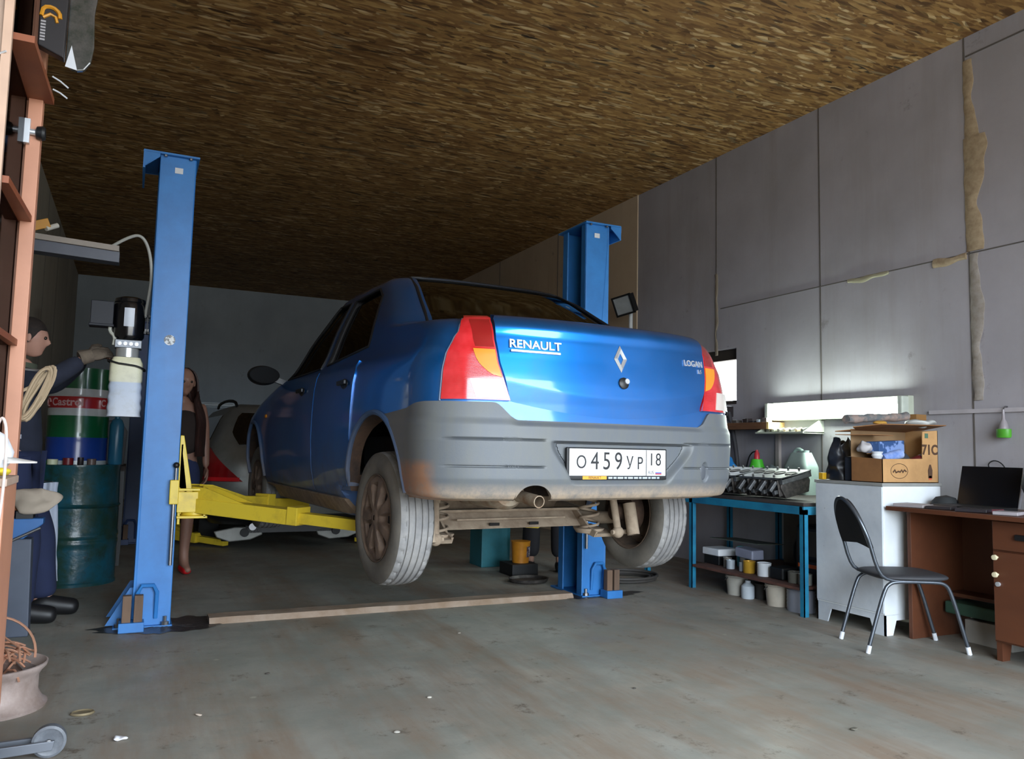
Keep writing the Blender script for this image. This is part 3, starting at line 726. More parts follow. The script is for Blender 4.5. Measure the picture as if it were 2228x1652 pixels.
# bumper
def btop(t):
    a = abs(t); return lerp(.688, .757, sstep(.44, .53, a)) if a < .6 else lerp(.757, .70, sstep(.78, 1.10, a))
def recess(y, z):
    # trapezoid number-plate recess
    k = 1
    yl = lerp(.25, .35, sstep(.42, .60, z)); yr = -lerp(.30, .44, sstep(.42, .60, z))
    d = min((yl-y), (y-yr)); k *= sstep(0, .045, d); k *= sstep(.425, .455, z)*(1-sstep(.597, .607, z)); return k
def b_off(t, z):
    x, y, _ = surf(t, z); o = .022
    if z > .66: o -= .010*sstep(.66, .70, z)
    o -= .03*(1-sstep(.345, .40, z))**2
    side = sstep(.70, .80, abs(t))
    for gz in (.607, .497):
        if .36 < abs(y) and abs(t) < .80: o -= .012*max(0, 1-abs(z-gz)/.0055)*(1-sstep(.72, .80, abs(t)))*sstep(.36, .39, abs(y))
    o -= .034*recess(y, z)
    if abs(t) < .6 and z > .63: o += .0
    # shallow trough under the boot lid
    o -= .012*sstep(.66, .685, z)*(1-sstep(.46, .52, abs(t)))
    # tow-hook recess
    e = ((y+.52)/.030)**2+((z-.482)/.045)**2
    if e < 1: o -= .022*(1-e**2)
    if abs(t) > .8: o -= .012*sstep(.8, 1.05, abs(t))
    o += .012*side*(1-sstep(.42, .53, z))*(1-sstep(.95, 1.0, abs(t)))*0
    return o
def bbot(t):
    x, y, _ = surf(t, .36)
    if t > 0 and .315 < y < .485: return .345+.085*math.sqrt(max(0, 1-((y-.40)/.085)**2))
    return .345
def tzb(u, v):
    s_ = 2*u-1; tt = s_*1.0
    t0 = math.copysign(abs(tt)**.92, tt); zt = btop(t0); zb_ = bbot(t0*1.0)
    z = lerp(.345, zt, v)+(zb_-.345)*(1-v)**5; te = tx(arch_x(z, -1)-.004 if z < .70 else .66, z)
    tt2 = t0*te if abs(t0) > .5 else t0*lerp(1, te, sstep(0, .5, abs(t0)))
    return tt2, z
bp = patch('rear_bumper', tzb, 440, 110, b_off, M_bump, back=lambda t, z: -.012)
# silencer tip, exhaust pipe
M_exh = mat('rusty_exhaust', '#9c8f7c', .75, .3, col2='#7a5d44', sc=14, bs=.4)
ex = MB(); ex.lathe([(.022, 0), (.026, 0), (.026, .22), (.022, .22)], 24, Matrix.Translation((.065, .375, .352)) @ Matrix.Rotation(PI/2-.08, 4, 'Y') @ Matrix.Rotation(0, 4, 'Z'), cap=False)
ex.lathe([(.0, .08), (.025, .08)], 20, Matrix.Translation((.065, .375, .352)) @ Matrix.Rotation(PI/2-.08, 4, 'Y'), 1, cap=False)
E_ = obj('exhaust_pipe', ex, [M_exh, mat('pipe_bore_black', '#050505', .9)], car)  # second material: black disc set inside the pipe mouth
ms = MB(); ms.lathe([(0, 0), (.07, .0), (.09, .03), (.09, .40), (.07, .43), (0, .43)], 28, Matrix.Translation((.24, .42, .385)) @ Matrix.Rotation(PI/2, 4, 'Y') @ Matrix.Rotation(PI/2, 4, 'Z'), sx=1, sy=.9)
obj('silencer', ms, M_exh, car)
# number plate with frame
n_ = N('plate_white'); n_.bsdf('#dcdfe2', .35, coat=.3); M_plate = n_.m
px = .048+.0; px = surfo(0, .52, -.012)[0]-.020
fr = MB(); fr.box(px-.002, px+.012, -.275, .265, .445, .582); fo_ = obj('plate_frame', fr, M_blk, car, bevel=.004)
pb = MB(); pb.box(px-.007, px-.002, -.265, .255, .462, .577); pl_ = obj('number_plate', pb, M_plate, fo_, bevel=.006)
MP = lambda y, z, d=.0075: Matrix.Translation((px-d, y, z)) @ Matrix(((0, 0, -1, 0), (-1, 0, 0, 0), (0, 1, 0, 0), (0, 0, 0, 1)))
tm = MB(); tm2 = MB()
for ch, y, z, sz in (('O', .195, .518, .080), ('4', .125, .522, .108), ('5', .063, .522, .108), ('9', .0, .522, .108), ('У', -.062, .515, .080), ('P', -.118, .515, .080), ('1', -.183, .532, .080), ('8', -.222, .532, .080)):
    merge(tm if y > -.15 else tm2, text_mb(ch, sz, .0006, MP(y, z), bold=0, sx=.84))
M_ink = mat('black_print', '#101114', .5)
obj('plate_number', tm, M_ink, pl_); obj('region_number', tm2, M_ink, pl_)
fl = MB(); fl.box(px-.008, px-.007, -.240, -.205, .478, .483, 0); fl.box(px-.008, px-.007, -.240, -.205, .473, .478, 1); fl.box(px-.008, px-.007, -.240, -.205, .468, .473, 2)
merge(fl, text_mb('RUS', .020, .0004, MP(-.180, .4765), 3, sx=.9)); fl.box(px-.008, px-.007, -.155, -.152, .463, .576, 3)
obj('flag_mark', fl, [mat('flag_white', '#e2e4e6', .5), mat('flag_blue', '#3556a8', .5), mat('flag_red', '#c03a3a', .5), M_ink], pl_)
dl = MB(); dl.box(px-.0035, px-.002, .06, .185, .4465, .4605, 0)
merge(dl, text_mb('RENAULT', .015, .0003, MP(.122, .4535, .0038), 2))
y = .05
while y > -.235:
    w_ = random.uniform(.012, .04); dl.box(px-.0035, px-.002, max(y-w_, -.24), y, .449, .457, 1); y -= w_+.006
obj('dealer_strip', dl, [mat('orange_strip', '#d9992f', .5), mat('strip_print', '#a9b6c8', .5), M_ink], fo_)
# badges on the boot lid
M_chr = mat('chrome', '#cfd2d6', .32, .6)
def on_lid(y, z, extra=.002):
    t = math.copysign(ty(abs(y), z), y); p = Vector(surfo(t, z, lid_off(t, z)+extra)); return p
def lid_matrix(y, z, extra=.002):
    p = on_lid(y, z, extra); q = on_lid(y-.02, z, extra); r_ = on_lid(y, z+.02, extra)
    ux = (q-p).normalized(); uy = (r_-p).normalized(); uz = ux.cross(uy).normalized(); uy = uz.cross(ux)
    M = Matrix((ux, uy, uz)).transposed().to_4x4(); M.translation = p; return M
bd = text_mb('RENAULT', .050, .003, lid_matrix(.40, 1.002), bold=.0008, sx=1.12)
M_ = lid_matrix(.40, .973); bd.box(-.115, .115, -.004, .005, 0, .004, 0, M_); obj('maker_badge', bd, M_chr, lid)
# the diamond emblem: a frame of sloping faces
M_ = lid_matrix(-.03, .975); dm = MB()
outer = [(0, .062), (.036, .0), (0, -.062), (-.036, .0)]; inner_ = [(0, .026), (.014, .0), (0, -.026), (-.014, .0)]; midp = [(0, .045), (.026, .0), (0, -.045), (-.026, .0)]
vs = [(a_, b_, 0) for a_, b_ in outer]+[(a_, b_, .009) for a_, b_ in midp]+[(a_, b_, .0) for a_, b_ in inner_]
fs = []
for i in range(4):
    j = (i+1) % 4; fs += [(i, j, 4+j, 4+i), (4+i, 4+j, 8+j, 8+i), (i, 8+i, 8+j, j)]
dm.add(vs, fs, 0, False, M_); obj('diamond_emblem', dm, M_chr, lid)
md = text_mb('LOGAN', .040, .003, lid_matrix(-.475, .985), bold=.0008); merge(md, text_mb('1.6', .026, .003, lid_matrix(-.515, .950), bold=.001)); obj('model_badge', md, M_chr, lid)
lk = MB().lathe([(.026, 0), (.026, .006), (.020, .010), (0, .010)], 24, lid_matrix(-.035, .865), 0); lk.lathe([(.012, .010), (.012, .018), (0, .018)], 20, lid_matrix(-.045, .872), 1)
obj('boot_lock', lk, [M_blk, M_chr], lid)
# tow-hook recess: a dark oval paints the shade inside the hole
tk = MB().ball(surfo(-ty(.52, .482), .478, .006), (.006, .022, .036)); obj('tow_hook_recess', tk, mat('dark_recess', '#4a4e54', .4), bp)
# mirrors
for s_ in (1, -1):
    mr = MB(); mr.ball((2.785, s_*.95, 1.03), (.055, .105, .068)); mr.beam((2.78, s_*.80, .985), (2.79, s_*.88, 1.01), .05, .035)
    m_ = obj('door_mirror', mr, M_blk, car)
    gl = MB().ball((2.728, s_*.95, 1.03), (.006, .10, .058)); obj('mirror_glass', gl, mat('mirror_glass', '#17181a', .75, spec=.1), m_)  # dark matt colour stands in for a dark reflection in the mirror
# cabin furniture seen through the glass
M_seat = mat('grey_seat_cloth', '#2b2b2f', .95)
for sx_, n_b in ((1.95, 1), (1.95, -1)):
    s2 = MB(); s2.box(sx_, sx_+.50, n_b*.38-.24, n_b*.38+.24, .45, .62); s2.prism([(sx_, .55), (sx_+.12, .58), (sx_-.02, 1.15), (sx_-.12, 1.13)], n_b*.38-.23, n_b*.38+.23, 'y'); s2.box(sx_-.10, sx_-.03, n_b*.38-.12, n_b*.38+.12, 1.17, 1.32)
    obj('front_seat', s2, M_seat, car, bevel=.02)
s2 = MB(); s2.box(1.15, 1.60, -.62, .62, .45, .62); s2.prism([(1.05, .6), (1.2, .6), (1.02, 1.12), (.95, 1.12)], -.62, .62, 'y'); obj('rear_seat', s2, M_seat, car, bevel=.02)
s2 = MB(); s2.box(2.62, 2.85, -.68, .68, .75, 1.0); s2.lathe([(.17, 0), (.185, .01), (.17, .02)], 24, Matrix.Translation((2.50, .37, .93)) @ Matrix.Rotation(-1.15, 4, 'Y'), cap=False); obj('dashboard', s2, M_seat, car, bevel=.02)
# underside: twist beam, trailing arms, springs, dampers
M_und = mat('dusty_underbody', '#a3927e', .95, col2='#857361', sc=9, bs=.4)
ab = MB(); ab.prism([(.93, .150), (1.05, .150), (1.06, .245), (.94, .25), (.95, .235), (1.03, .235)], -.43, .43, 'y')
ab.box(.925, .935, -.32, .34, .195, .205)
axo = obj('twist_beam', ab, M_und, car, bevel=.003)
sl_ = MB(); 
for y in (.12, -.12): sl_.box(.925, .9325, y-.028, y+.028, .165, .180)
obj('beam_slot', sl_, mat('slot_dark', '#15120f', .9), axo)
for s_ in (1, -1):
    ta = MB(); ta.tube([(1.35, s_*.50, .24), (1.1, s_*.50, .22), (.95, s_*.54, .19), (.85, s_*.60, .20), (.80, s_*.64, .235)], .035, 12, smooth_path=2)
    K = 10
    ta.lathe([(.0, .0), (.07, .0), (.085, .02), (.085, .025), (.03, .03)], 24, Matrix.Translation((.90, s_*.46, .115)))
    ta.prism([(.80, .10), (1.0, .13), (1.05, .24), (.98, .24), (.85, .15), (.78, .13)], s_*.43-.006, s_*.43+.006, 'y'); ta.prism([(.80, .10), (1.0, .13), (1.02, .15), (.78, .12)], s_*.43, s_*.56, 'y')
    obj('trailing_arm', ta, M_und, car)
    sp = MB(); sp.tube([(.90+.052*math.cos(a), s_*.46+.052*math.sin(a), .13+.25*a/(2*PI*4.5)) for a in [k*2*PI/18 for k in range(int(18*4.5))]], .0075, 8); obj('coil_spring', sp, M_und, car)
    dp = MB(); dp.cyl((.74, s_*.54, .135), (.78, s_*.53, .33), .020); dp.cyl((.78, s_*.53, .30), (.80, s_*.52, .52), .028); dp.ball((.74, s_*.54, .13), .032); dp.cyl((.74, s_*.50, .13), (.74, s_*.62, .13), .013)
    obj('damper', dp, M_und, car)
    hb = MB(); hb.cyl((.80, s_*.61, .234), (.80, s_*.68, .234), .11, n=32); hb.cyl((.80, s_*.55, .234), (.80, s_*.61, .234), .045); obj('brake_drum', hb, M_arch, car)
    bs_ = MB(); bs_.lathe([(.024, 0), (.034, 0), (.034, .17), (.024, .17), (.024, .02)], 20, Matrix.Translation((.68, s_*.60, .12)) @ Matrix.Rotation(.25, 4, 'Y'), cap=False); obj('bump_stop', bs_, M_und, car)
# wheels
M_tyre = mat('dusty_tyre', '#55524d', .9, col2='#6e685f', sc=6, lo=.35, hi=.7, bs=.3, bsc=70)
M_tred = mat('tyre_tread', '#767575', .85, col2='#8f8d8a', sc=10, lo=.4, hi=.7, bs=.3)
M_cap = mat('muddy_hubcap', '#6f5d4f', .7, col2='#56453a', sc=10, bs=.15)
M_rim = mat('muddy_rim', '#5d4c3e', .9, col2='#3f342b', sc=12, bs=.3)
def build_wheel(parent, loc, s_, rot=0):
    R = Matrix.Translation(loc) @ (Matrix.Rotation(-PI/2, 4, 'X') if s_ > 0 else Matrix.Rotation(PI/2, 4, 'X'))
    rm = MB(); rm.lathe([(.193, -.080), (.200, -.090), (.205, -.088), (.198, -.070), (.186, -.065), (.178, -.03), (.178, .03), (.186, .065), (.200, .090), (.205, .088), (.2, .07)], 64, R, cap=False)
    rm.lathe([(0, .045), (.06, .045), (.10, .02), (.178, .02)], 48, R, cap=False)
    for k in range(8):
        a = k*PI/4; rm.ball(R @ Vector((.145*math.cos(a), .145*math.sin(a), .021)), .012, n=6)
    w = obj('wheel', rm, M_rim, parent)
    ty_ = MB(); prof = [(.200, -.082), (.215, -.092), (.245, -.0965), (.275, -.093), (.295, -.084), (.303, -.078)]
    ys = [-.078, -.066]+[-.062+.124*i/62 for i in range(63)]+[.066, .078]
    NS = 150
    def rr(y, k):
        r = .311-.006*(y/.075)**2-(.004 if abs(y) > .066 else 0)
        for g in (-.046, -.016, .016, .046):
            if abs(y-g) < .0042: r -= .007
        if abs(y) > .052 and k % 5 == 0: r -= .005
        if abs(y) < .044 and (k+int(y*400)) % 7 == 0 and abs(abs(y)-.03) < .01: r -= .002
        return r
    full = [(None, q) for q in prof]
    for k in range(NS):
        a = 2*PI*k/NS; row = [(r, y) for r, y in prof]+[(rr(y, k), y) for y in ys]+[(r, -y) for r, y in prof[::-1]]
        for r, y in row: ty_.v.append(tuple(R @ Vector((r*math.cos(a), r*math.sin(a), y))))
    P = len(row)
    for k in range(NS):
        j = (k+1) % NS
        for q in range(P-1):
            ty_.f.append((k*P+q, j*P+q, j*P+q+1, k*P+q+1)); ty_.m.append(1 if 5 <= q < P-6 else 0); ty_.s.append(True)
    obj('tyre', ty_, [M_tyre, M_tred], w)
    hc = MB(); NR, NA = 22, 126
    def H(u, v):
        r = .012+.180*u; a = 2*PI*v+rot; sp = math.cos(7*a)
        h = .078+.012*math.cos(min(1, r/.19)*PI/2)
        rim_ = sstep(.165, .178, r)
        spoke = sstep(-.25, .35, sp+.25*(1-r/.19)-.25*(r > .1)*(r/.19-.5))
        if .06 < r < .170: h -= .022*(1-spoke)*sstep(.055, .085, r)*(1-sstep(.155, .170, r))
        if r < .035: h += .004
        h += .004*spoke*sstep(.03, .1, r)
        return tuple(R @ Vector((r*math.cos(a), r*math.sin(a), h)))
    hc.grid(H, NR, NA)
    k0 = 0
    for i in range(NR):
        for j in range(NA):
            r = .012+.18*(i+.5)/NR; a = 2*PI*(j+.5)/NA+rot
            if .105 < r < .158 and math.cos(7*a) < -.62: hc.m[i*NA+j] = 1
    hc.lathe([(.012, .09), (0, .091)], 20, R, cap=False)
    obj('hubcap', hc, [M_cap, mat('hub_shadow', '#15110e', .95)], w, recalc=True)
    return w
build_wheel(car, (.80, .735, .234), 1, .2); build_wheel(car, (.80, -.735, .234), -1)
build_wheel(car, (3.44, .735, .24), 1, .5); build_wheel(car, (3.44, -.735, .24), -1)
# front lamps and grille so the far end is a car as well
for s_ in (1, -1):
    P = MB(); P.grid(lambda u, v: surfo(s_*lerp(2.45, 2.80, u), lerp(.60, .76, v), .01), 12, 6, thick=lambda u, v: surfo(s_*lerp(2.45, 2.80, u), lerp(.60, .76, v), -.005), flip=s_ > 0); obj('headlamp', P, mat('headlamp_glass', '#b9bfc6', .1, .3), car)
P = MB(); P.grid(lambda u, v: surfo((1 if u < .5 else -1)*(2.85+.3*u if u < .5 else 3.0-.3*(u-.5)), lerp(.58, .70, v), .008), 12, 4, thick=lambda u, v: surfo((1 if u < .5 else -1)*(2.85+.3*u if u < .5 else 3.0-.3*(u-.5)), lerp(.58, .70, v), -.004)); obj('grille', P, M_blk, car)
# ------------------------------------------------------------------ the bench side along the right wall
M_teal = mat('teal_table_paint', '#1d7797', .5, col2='#195f80', sc=6)
M_dkboard = mat('dark_bench_board', '#3b3330', .8, col2='#2b2625', sc=9)
M_brboard = mat('brown_shelf_board', '#5a3a30', .8, col2='#472d27', sc=9)
t = thing('workbench', 'blue steel workbench along the right wall with engine parts on top and a low shelf', 'workbench', (4.40, 4.85, 0))
M_ = MB().box(4.05, 5.0, 4.0, 5.82, .72, .745); obj('bench_top', M_, M_dkboard, t, world=True, bevel=.004)
f = MB()
for a_ in ((4.04, 4.08, 4.0, 5.8, .665, .72), (4.95, 4.99, 4.0, 5.8, .665, .72), (4.04, 4.99, 3.99, 4.03, .665, .72), (4.04, 4.99, 5.78, 5.82, .665, .72), (4.95, 4.99, 4.0, 5.2, .155, .19)): f.box(*a_)
obj('bench_frame', f, M_teal, t, world=True, bevel=.002)
for x0, y0 in ((4.04, 3.99), (4.94, 3.99), (4.04, 5.16), (4.94, 5.16), (4.04, 5.77), (4.94, 5.77)):
    l = MB(); l.box(x0, x0+.006, y0, y0+.038, 0, .70); l.box(x0, x0+.038, y0, y0+.006, 0, .70); obj('bench_leg', l, M_teal, t, world=True)
obj('low_shelf', MB().box(4.045, 4.95, 4.04, 5.17, .165, .185), M_brboard, t, world=True, bevel=.003)

M_alu = mat('cast_aluminium', '#67696b', .5, .55, col2='#4a4b4c', sc=20, bs=.3)
M_aludk = mat('oily_casting', '#3c3938', .5, .5, col2='#58534f', sc=25, bs=.5)
M_bore = mat('dark_bore', '#1c1413', .6)
def engine(y0, y1, label, x0=4.10, x1=4.38, z0=.746, h=.155):
    t = thing('engine_block', label, 'engine part', ((x0+x1)/2, (y0+y1)/2, z0), 0)
    w = (y1-y0)/2; d = (x1-x0)/2
    t.rotation_euler = (0, -.22, 0); t.location.z += .035
    b = MB(); b.prism([(-d+.03, 0), (d-.03, 0), (d, h*.5), (d-.02, h-.02), (-d+.02, h-.02), (-d, h*.5)], -w+.02, w-.02, 'y')
    for k in range(7):
        y = -w+.04+(2*w-.08)*k/6; b.box(-d-.012, -d+.02, y-.006, y+.006, .02, h-.02)
    obj('casting', b, M_aludk, t, bevel=.004)
    tp = MB(); tp.box(-d, d, -w, w, h-.02, h-.004); tp.box(-d+.0, d, -w, -w+.03, h-.05, h-.004); obj('deck_plate', tp, M_alu, t, bevel=.003)
    for k in range(4):
        y = -w+.06+(2*w-.12)*k/3; bo = MB().lathe([(.040, h-.006), (.043, h), (.037, h), (.037, h-.003), (0, h-.003)], 28, Matrix.Translation((.01, y, 0)), 0); obj('cylinder_bore', bo, [M_bore], t)
        pr = MB().beam((-d-.004, y, h-.03), (-d-.065, y+.012, h-.085), .04, .024); pr.beam((-d-.004, y, h*.35), (-d-.04, y, h*.35), .03, .03); obj('port_flange', pr, M_alu, t, bevel=.004)
        for s_ in (-1, 1):
            bt = MB().lathe([(.008, h-.004), (.008, h+.012), (0, h+.014)], 6, Matrix.Translation((s_*(d-.02), y+.03, 0)), smooth=False); obj('head_bolt', bt, M_steel, t)
    return t
engine(4.69, 5.14, 'bare engine block on the blue workbench, nearer the car')
engine(4.22, 4.655, 'bare engine block on the blue workbench, beside the white cabinet')
# things standing on the bench
def lathe_obj(name, prof, loc, m, label, cat, group=None, n=28, sx=1, sy=1, rot=None, mats=None):
    M0 = Matrix.Translation(loc)
    if rot is not None: M0 = M0 @ rot
    o = obj(name, MB().lathe(prof, n, M0, sx=sx, sy=sy), m); return tag(o, label, cat, group)
M_pe = mat('cloudy_plastic', '#a9bdb6', .35, col2='#93a8a3', sc=5)
jg = thing('plastic_canister', 'cloudy white plastic canister with moulded handle standing behind the engine blocks', 'canister', (4.88, 4.84, .746))
jb = MB(); jb.grid(lambda u, v: ((.085*(1-.0*v))*math.copysign(abs(math.cos(2*PI*u))**.4, math.cos(2*PI*u))*(1 if v < .66 else 1-.45*(v-.66)/.34), (.125 if v < .66 else .125-.045*(v-.66)/.34)*math.copysign(abs(math.sin(2*PI*u))**.4, math.sin(2*PI*u)), .335*v), 40, 14)
jb.lathe([(.10, .334), (.0, .336)], 24, sx=.5, sy=.8)
obj('canister_body', jb, M_pe, jg); hd = MB().tube([(0, .07, .30), (0, .075, .345), (0, .03, .365), (0, -.01, .35), (0, -.03, .33)], .014, 10, smooth_path=1); obj('handle', hd, M_pe, jg)
cp_ = MB().lathe([(.026, .33), (.026, .352), (0, .353)], 20, Matrix.Translation((0, -.05, 0))); obj('canister_cap', cp_, M_pe, jg)
sb = thing('spray_bottle', 'bright green oil bottle with a red nozzle and curved black spout', 'bottle', (4.90, 5.37, .746))
obj('bottle_body', MB().lathe([(.07, 0), (.075, .02), (.075, .16), (.065, .20), (.045, .27), (0, .272)], 28), mat('bright_green_plastic', '#4fc534', .35), sb)
obj('nozzle', MB().lathe([(.025, .27), (.022, .32), (.012, .335), (.012, .35), (0, .35)], 16), mat('red_plastic', '#c2333c', .4), sb)
obj('spout', MB().tube([(0, 0, .335), (0, .05, .335), (0, .10, .29), (0, .13, .20), (0, .15, .10)], .006, 8, smooth_path=2), M_blk, sb)
o = obj('plastic_bag', crumple(MB().lathe([(.0, 0), (.13, .0), (.14, .08), (.10, .17), (.04, .24), (.02, .28), (0, .29)], 28, Matrix.Translation((4.86, 5.67, .746)), sx=.7, sy=1.0), .022, 9), mat('blue_bag', '#2b86d0', .4)); tag(o, 'crumpled bright blue plastic bag at the far end of the workbench', 'bag')
o = obj('funnel_pot', crumple(MB().lathe([(.05, 0), (.055, .09), (.075, .12), (.06, .19), (.02, .23), (0, .24)], 20, Matrix.Translation((4.90, 5.20, .746))), .012, 14), mat('dark_grey_can', '#4b5257', .5, col2='#7d8a8f', sc=12)); tag(o, 'small dark grey pot behind the engine blocks, between green bottle and wall rail', 'pot')
o = obj('wall_cable', MB().tube([(5.0, 5.85, 1.44), (4.99, 5.80, 1.33), (4.98, 5.74, 1.16), (4.96, 5.69, 1.0), (4.95, 5.66, .76)], .020, 10, smooth_path=2), mat('grey_hose', '#3d3c40', .6)); tag(o, 'thick dark grey hose hanging from the wall socket down behind the blue bag', 'hose')
o = obj('wall_socket', MB().box(4.97, 5.05, 5.84, 5.97, 1.40, 1.50), mat('black_socket', '#262022', .5), bevel=.006); tag(o, 'small black socket box on the wall under the bright window', 'socket')
# wall shelves, lamp, rails
bs1 = thing('wall_shelf', 'short brown wooden wall shelf left of the glowing tube lamp', 'shelf', (4.95, 5.58, 1.28))
obj('shelf_board', MB().box(4.87, 5.05, 5.22, 5.95, 1.275, 1.335), mat('warm_wood', '#6f4c33', .7, col2='#5d3f2b', sc=6, stretch=(4, .5, 4)), bs1, world=True, bevel=.003)
obj('shelf_end', MB().box(4.868, 5.05, 5.195, 5.22, 1.275, 1.335), mat('pale_end_grain', '#c3a06b', .8), bs1, world=True)
for k, (y, c_, w_) in enumerate(((5.80, '#3c3a3c', .05), (5.66, '#55504c', .07), (5.52, '#38302f', .06), (5.44, '#2f2c30', .05), (5.36, '#b9c4cc', .03), (5.28, '#6b6463', .06))):
    o = obj('small_tool', crumple(MB().box(4.90, 4.96, y-w_/2, y+w_/2, 1.335, 1.35+.012*(k % 3)), .004, 30), mat('shelf_tool_%s' % ('dark', 'grey', 'brown', 'black', 'silver', 'dull')[k], c_, .5), bevel=.003)
    tag(o, ('little black tool at the far left end of the brown wall shelf', 'small grey tool second from the left on the brown wall shelf', 'small brown piece in the middle of the brown wall shelf', 'small black piece right of centre on the brown wall shelf', 'tiny silver piece near the pale end of the brown wall shelf', 'dull grey piece at the right end of the brown wall shelf')[k], 'tool', 'small tools on the brown wall shelf')
bs2 = thing('tray_shelf', 'white metal tray shelf with slanted ends below the left end of the tube lamp', 'shelf', (4.93, 5.03, 1.24))
M_cream = mat('cream_metal', '#b9bfae', .5)
obj('tray_board', MB().box(4.82, 5.05, 4.76, 5.30, 1.235, 1.248), M_cream, bs2, world=True)
for y in (4.76, 5.29): obj('tray_end', MB().prism([(4.82, 1.24), (5.05, 1.24), (5.05, 1.34), (5.0, 1.34)], y, y+.012, 'y'), M_cream, bs2, world=True)
random.seed(21)
for k in range(7):
    y = 4.83+.065*k; c_ = ['#2b2a2a', '#7f6a55', '#3a3636', '#9b8572', '#4b4646', '#5d5a55', '#302d2d'][k]
    o = obj('hand_tool', crumple(MB().cyl((4.88, y, 1.262), (4.97, y+.03, 1.275), .012, .016, 8), .004, 30), mat('tray_tool_%s' % 'abcdefg'[k], c_, .5)); tag(o, ('%s hand tool lying on the white tray shelf, %s' % (['black', 'tan', 'dark', 'brown', 'grey', 'dull', 'blackened'][k], ['at its right end', 'next to the right end', 'right of the middle', 'in the middle', 'left of the middle', 'next to the left end', 'at its left end'][k])), 'tool', 'hand tools on the white tray shelf')
tl_ = thing('tube_lamp', 'long glowing fluorescent tube lamp on the right wall', 'lamp', (5.0, 4.62, 1.35))
obj('lamp_housing', MB().box(4.99, 5.05, 3.93, 5.31, 1.35, 1.505), M_cream, tl_, world=True, bevel=.005)
dm = MB(); dm.grid(lambda u, v: (4.99-.065*math.sin(PI*v), 3.975+1.285*u, 1.36+.135*v), 24, 12); obj('lamp_diffuser', dm, emit('lamp_glow', (.86, 1.0, .90), 15), tl_, world=True)
for y in (3.93, 5.262): obj('lamp_end', MB().box(4.925, 5.0, y, y+.045, 1.355, 1.50), mat('lamp_end_plastic', '#c3cbc0', .4), tl_, world=True, bevel=.01)
o = obj('cable_duct', MB().box(5.03, 5.05, 1.2, 3.80, 1.365, 1.392), mat('white_duct', '#b5b0b4', .5)); tag(o, 'thin pale cable duct running along the wall right of the tube lamp', 'cable duct')
o = obj('wall_rail', MB().box(5.02, 5.05, 5.235, 5.275, .93, 1.27), mat('pale_rail', '#a39a96', .6)); tag(o, 'short pale vertical rail on the wall below the two small shelves', 'rail')
sf = thing('soap_bottle', 'clear bottle with a bright green bottom hanging on the wall under the cable duct', 'bottle', (5.0, 3.25, 1.20))
obj('bottle_liquid', MB().lathe([(.03, 0), (.034, .01), (.034, .055), (.0, .06)], 20, sy=1.35), mat('green_liquid', '#4c9a2b', .4), sf)
obj('bottle_neck', MB().lathe([(.030, .055), (.024, .09), (.010, .12), (.008, .18), (0, .182)], 16), mat('clear_plastic', '#8f898d', .3), sf)
obj('hook', MB().tube([(0, 0, .18), (.02, 0, .20), (.045, 0, .20)], .004, 6), M_steel, sf)
# floodlight on a pole near the far right
fl_ = thing('floodlight', 'black floodlight head tilted on a white pole behind the blue car', 'floodlight', (4.84, 7.25, 0))
obj('pole', MB().cyl((0, 0, .02), (0, 0, 2.60), .022), mat('white_pole', '#b9bbbd', .4), fl_)
for a_ in range(3): obj('leg', MB().cyl((0, 0, .35), (.18*math.cos(a_*2.1+.5), .18*math.sin(a_*2.1+.5), .0), .012), mat('white_pole', '#b9bbbd', .4), fl_)
R_ = Matrix.Translation((-.06, -.02, 2.66)) @ Matrix.Rotation(math.radians(-22), 4, 'Y') @ Matrix.Rotation(math.radians(25), 4, 'Z')
hb = MB(); hb.box(-.085, .0, -.11, .11, -.10, .10, 0, R_); hb.box(0, .05, -.07, .07, -.07, .07, 0, R_); 
for k in range(5): hb.box(.05, .075, -.06+.03*k-.004, -.06+.03*k+.004, -.06, .06, 0, R_)
hb.box(-.10, -.085, -.12, .12, -.11, -.09, 0, R_); hb.box(-.10, -.085, -.12, .12, .09, .11, 0, R_); hb.box(-.10, -.085, -.12, -.10, -.11, .11, 0, R_); hb.box(-.10, -.085, .10, .12, -.11, .11, 0, R_)
obj('lamp_head', hb, M_blk, fl_)
obj('lamp_glass', MB().box(-.088, -.086, -.10, .10, -.09, .09, 0, R_), mat('flood_reflector', '#c9ced2', .15, .6), fl_); obj('head_bracket', MB().beam((-.02, 0, 2.58), (.06, 0, 2.66), .02, .05), M_blk, fl_)
# ---------------- white enamel cabinet and what stands on it
M_enam = mat('white_enamel', '#dfe4e7', .38, col2='#cfd5da', sc=3, lo=.35, hi=.7)
n = N('shaded_scuffed_enamel'); v = n.coord('Object'); c = n.mix(n.ramp(n.noise(v, 3, 8, .7), [(.35, 0.0), (.7, 1.0)]), '#c9cfd5', '#b2b9c1'); s_ = n.ramp(n.noise(v, 34, 6, .8), [(.28, 1.0), (.36, 0.0)]); c = n.mix(s_, c, '#6f6a66'); M_scufshade = n.bsdf(c, .5)  # specks are scuffs; the greyer base paints the shade on the front face
wc = thing('white_cabinet', 'waist-high white enamel cabinet between the workbench and the desk', 'cabinet', (4.36, 3.68, 0))
obj('cabinet_body', MB().box(4.105, 4.62, 3.42, 3.945, .115, .885), M_enam, wc, world=True, bevel=.004)
obj('front_panel', MB().box(4.098, 4.108, 3.425, 3.94, .13, .88), M_scufshade, wc, world=True, bevel=.002)
obj('cabinet_top', MB().box(4.095, 4.63, 3.415, 3.95, .885, .905), mat('worn_grey_top', '#8e8f8c', .5), wc, world=True, bevel=.003)
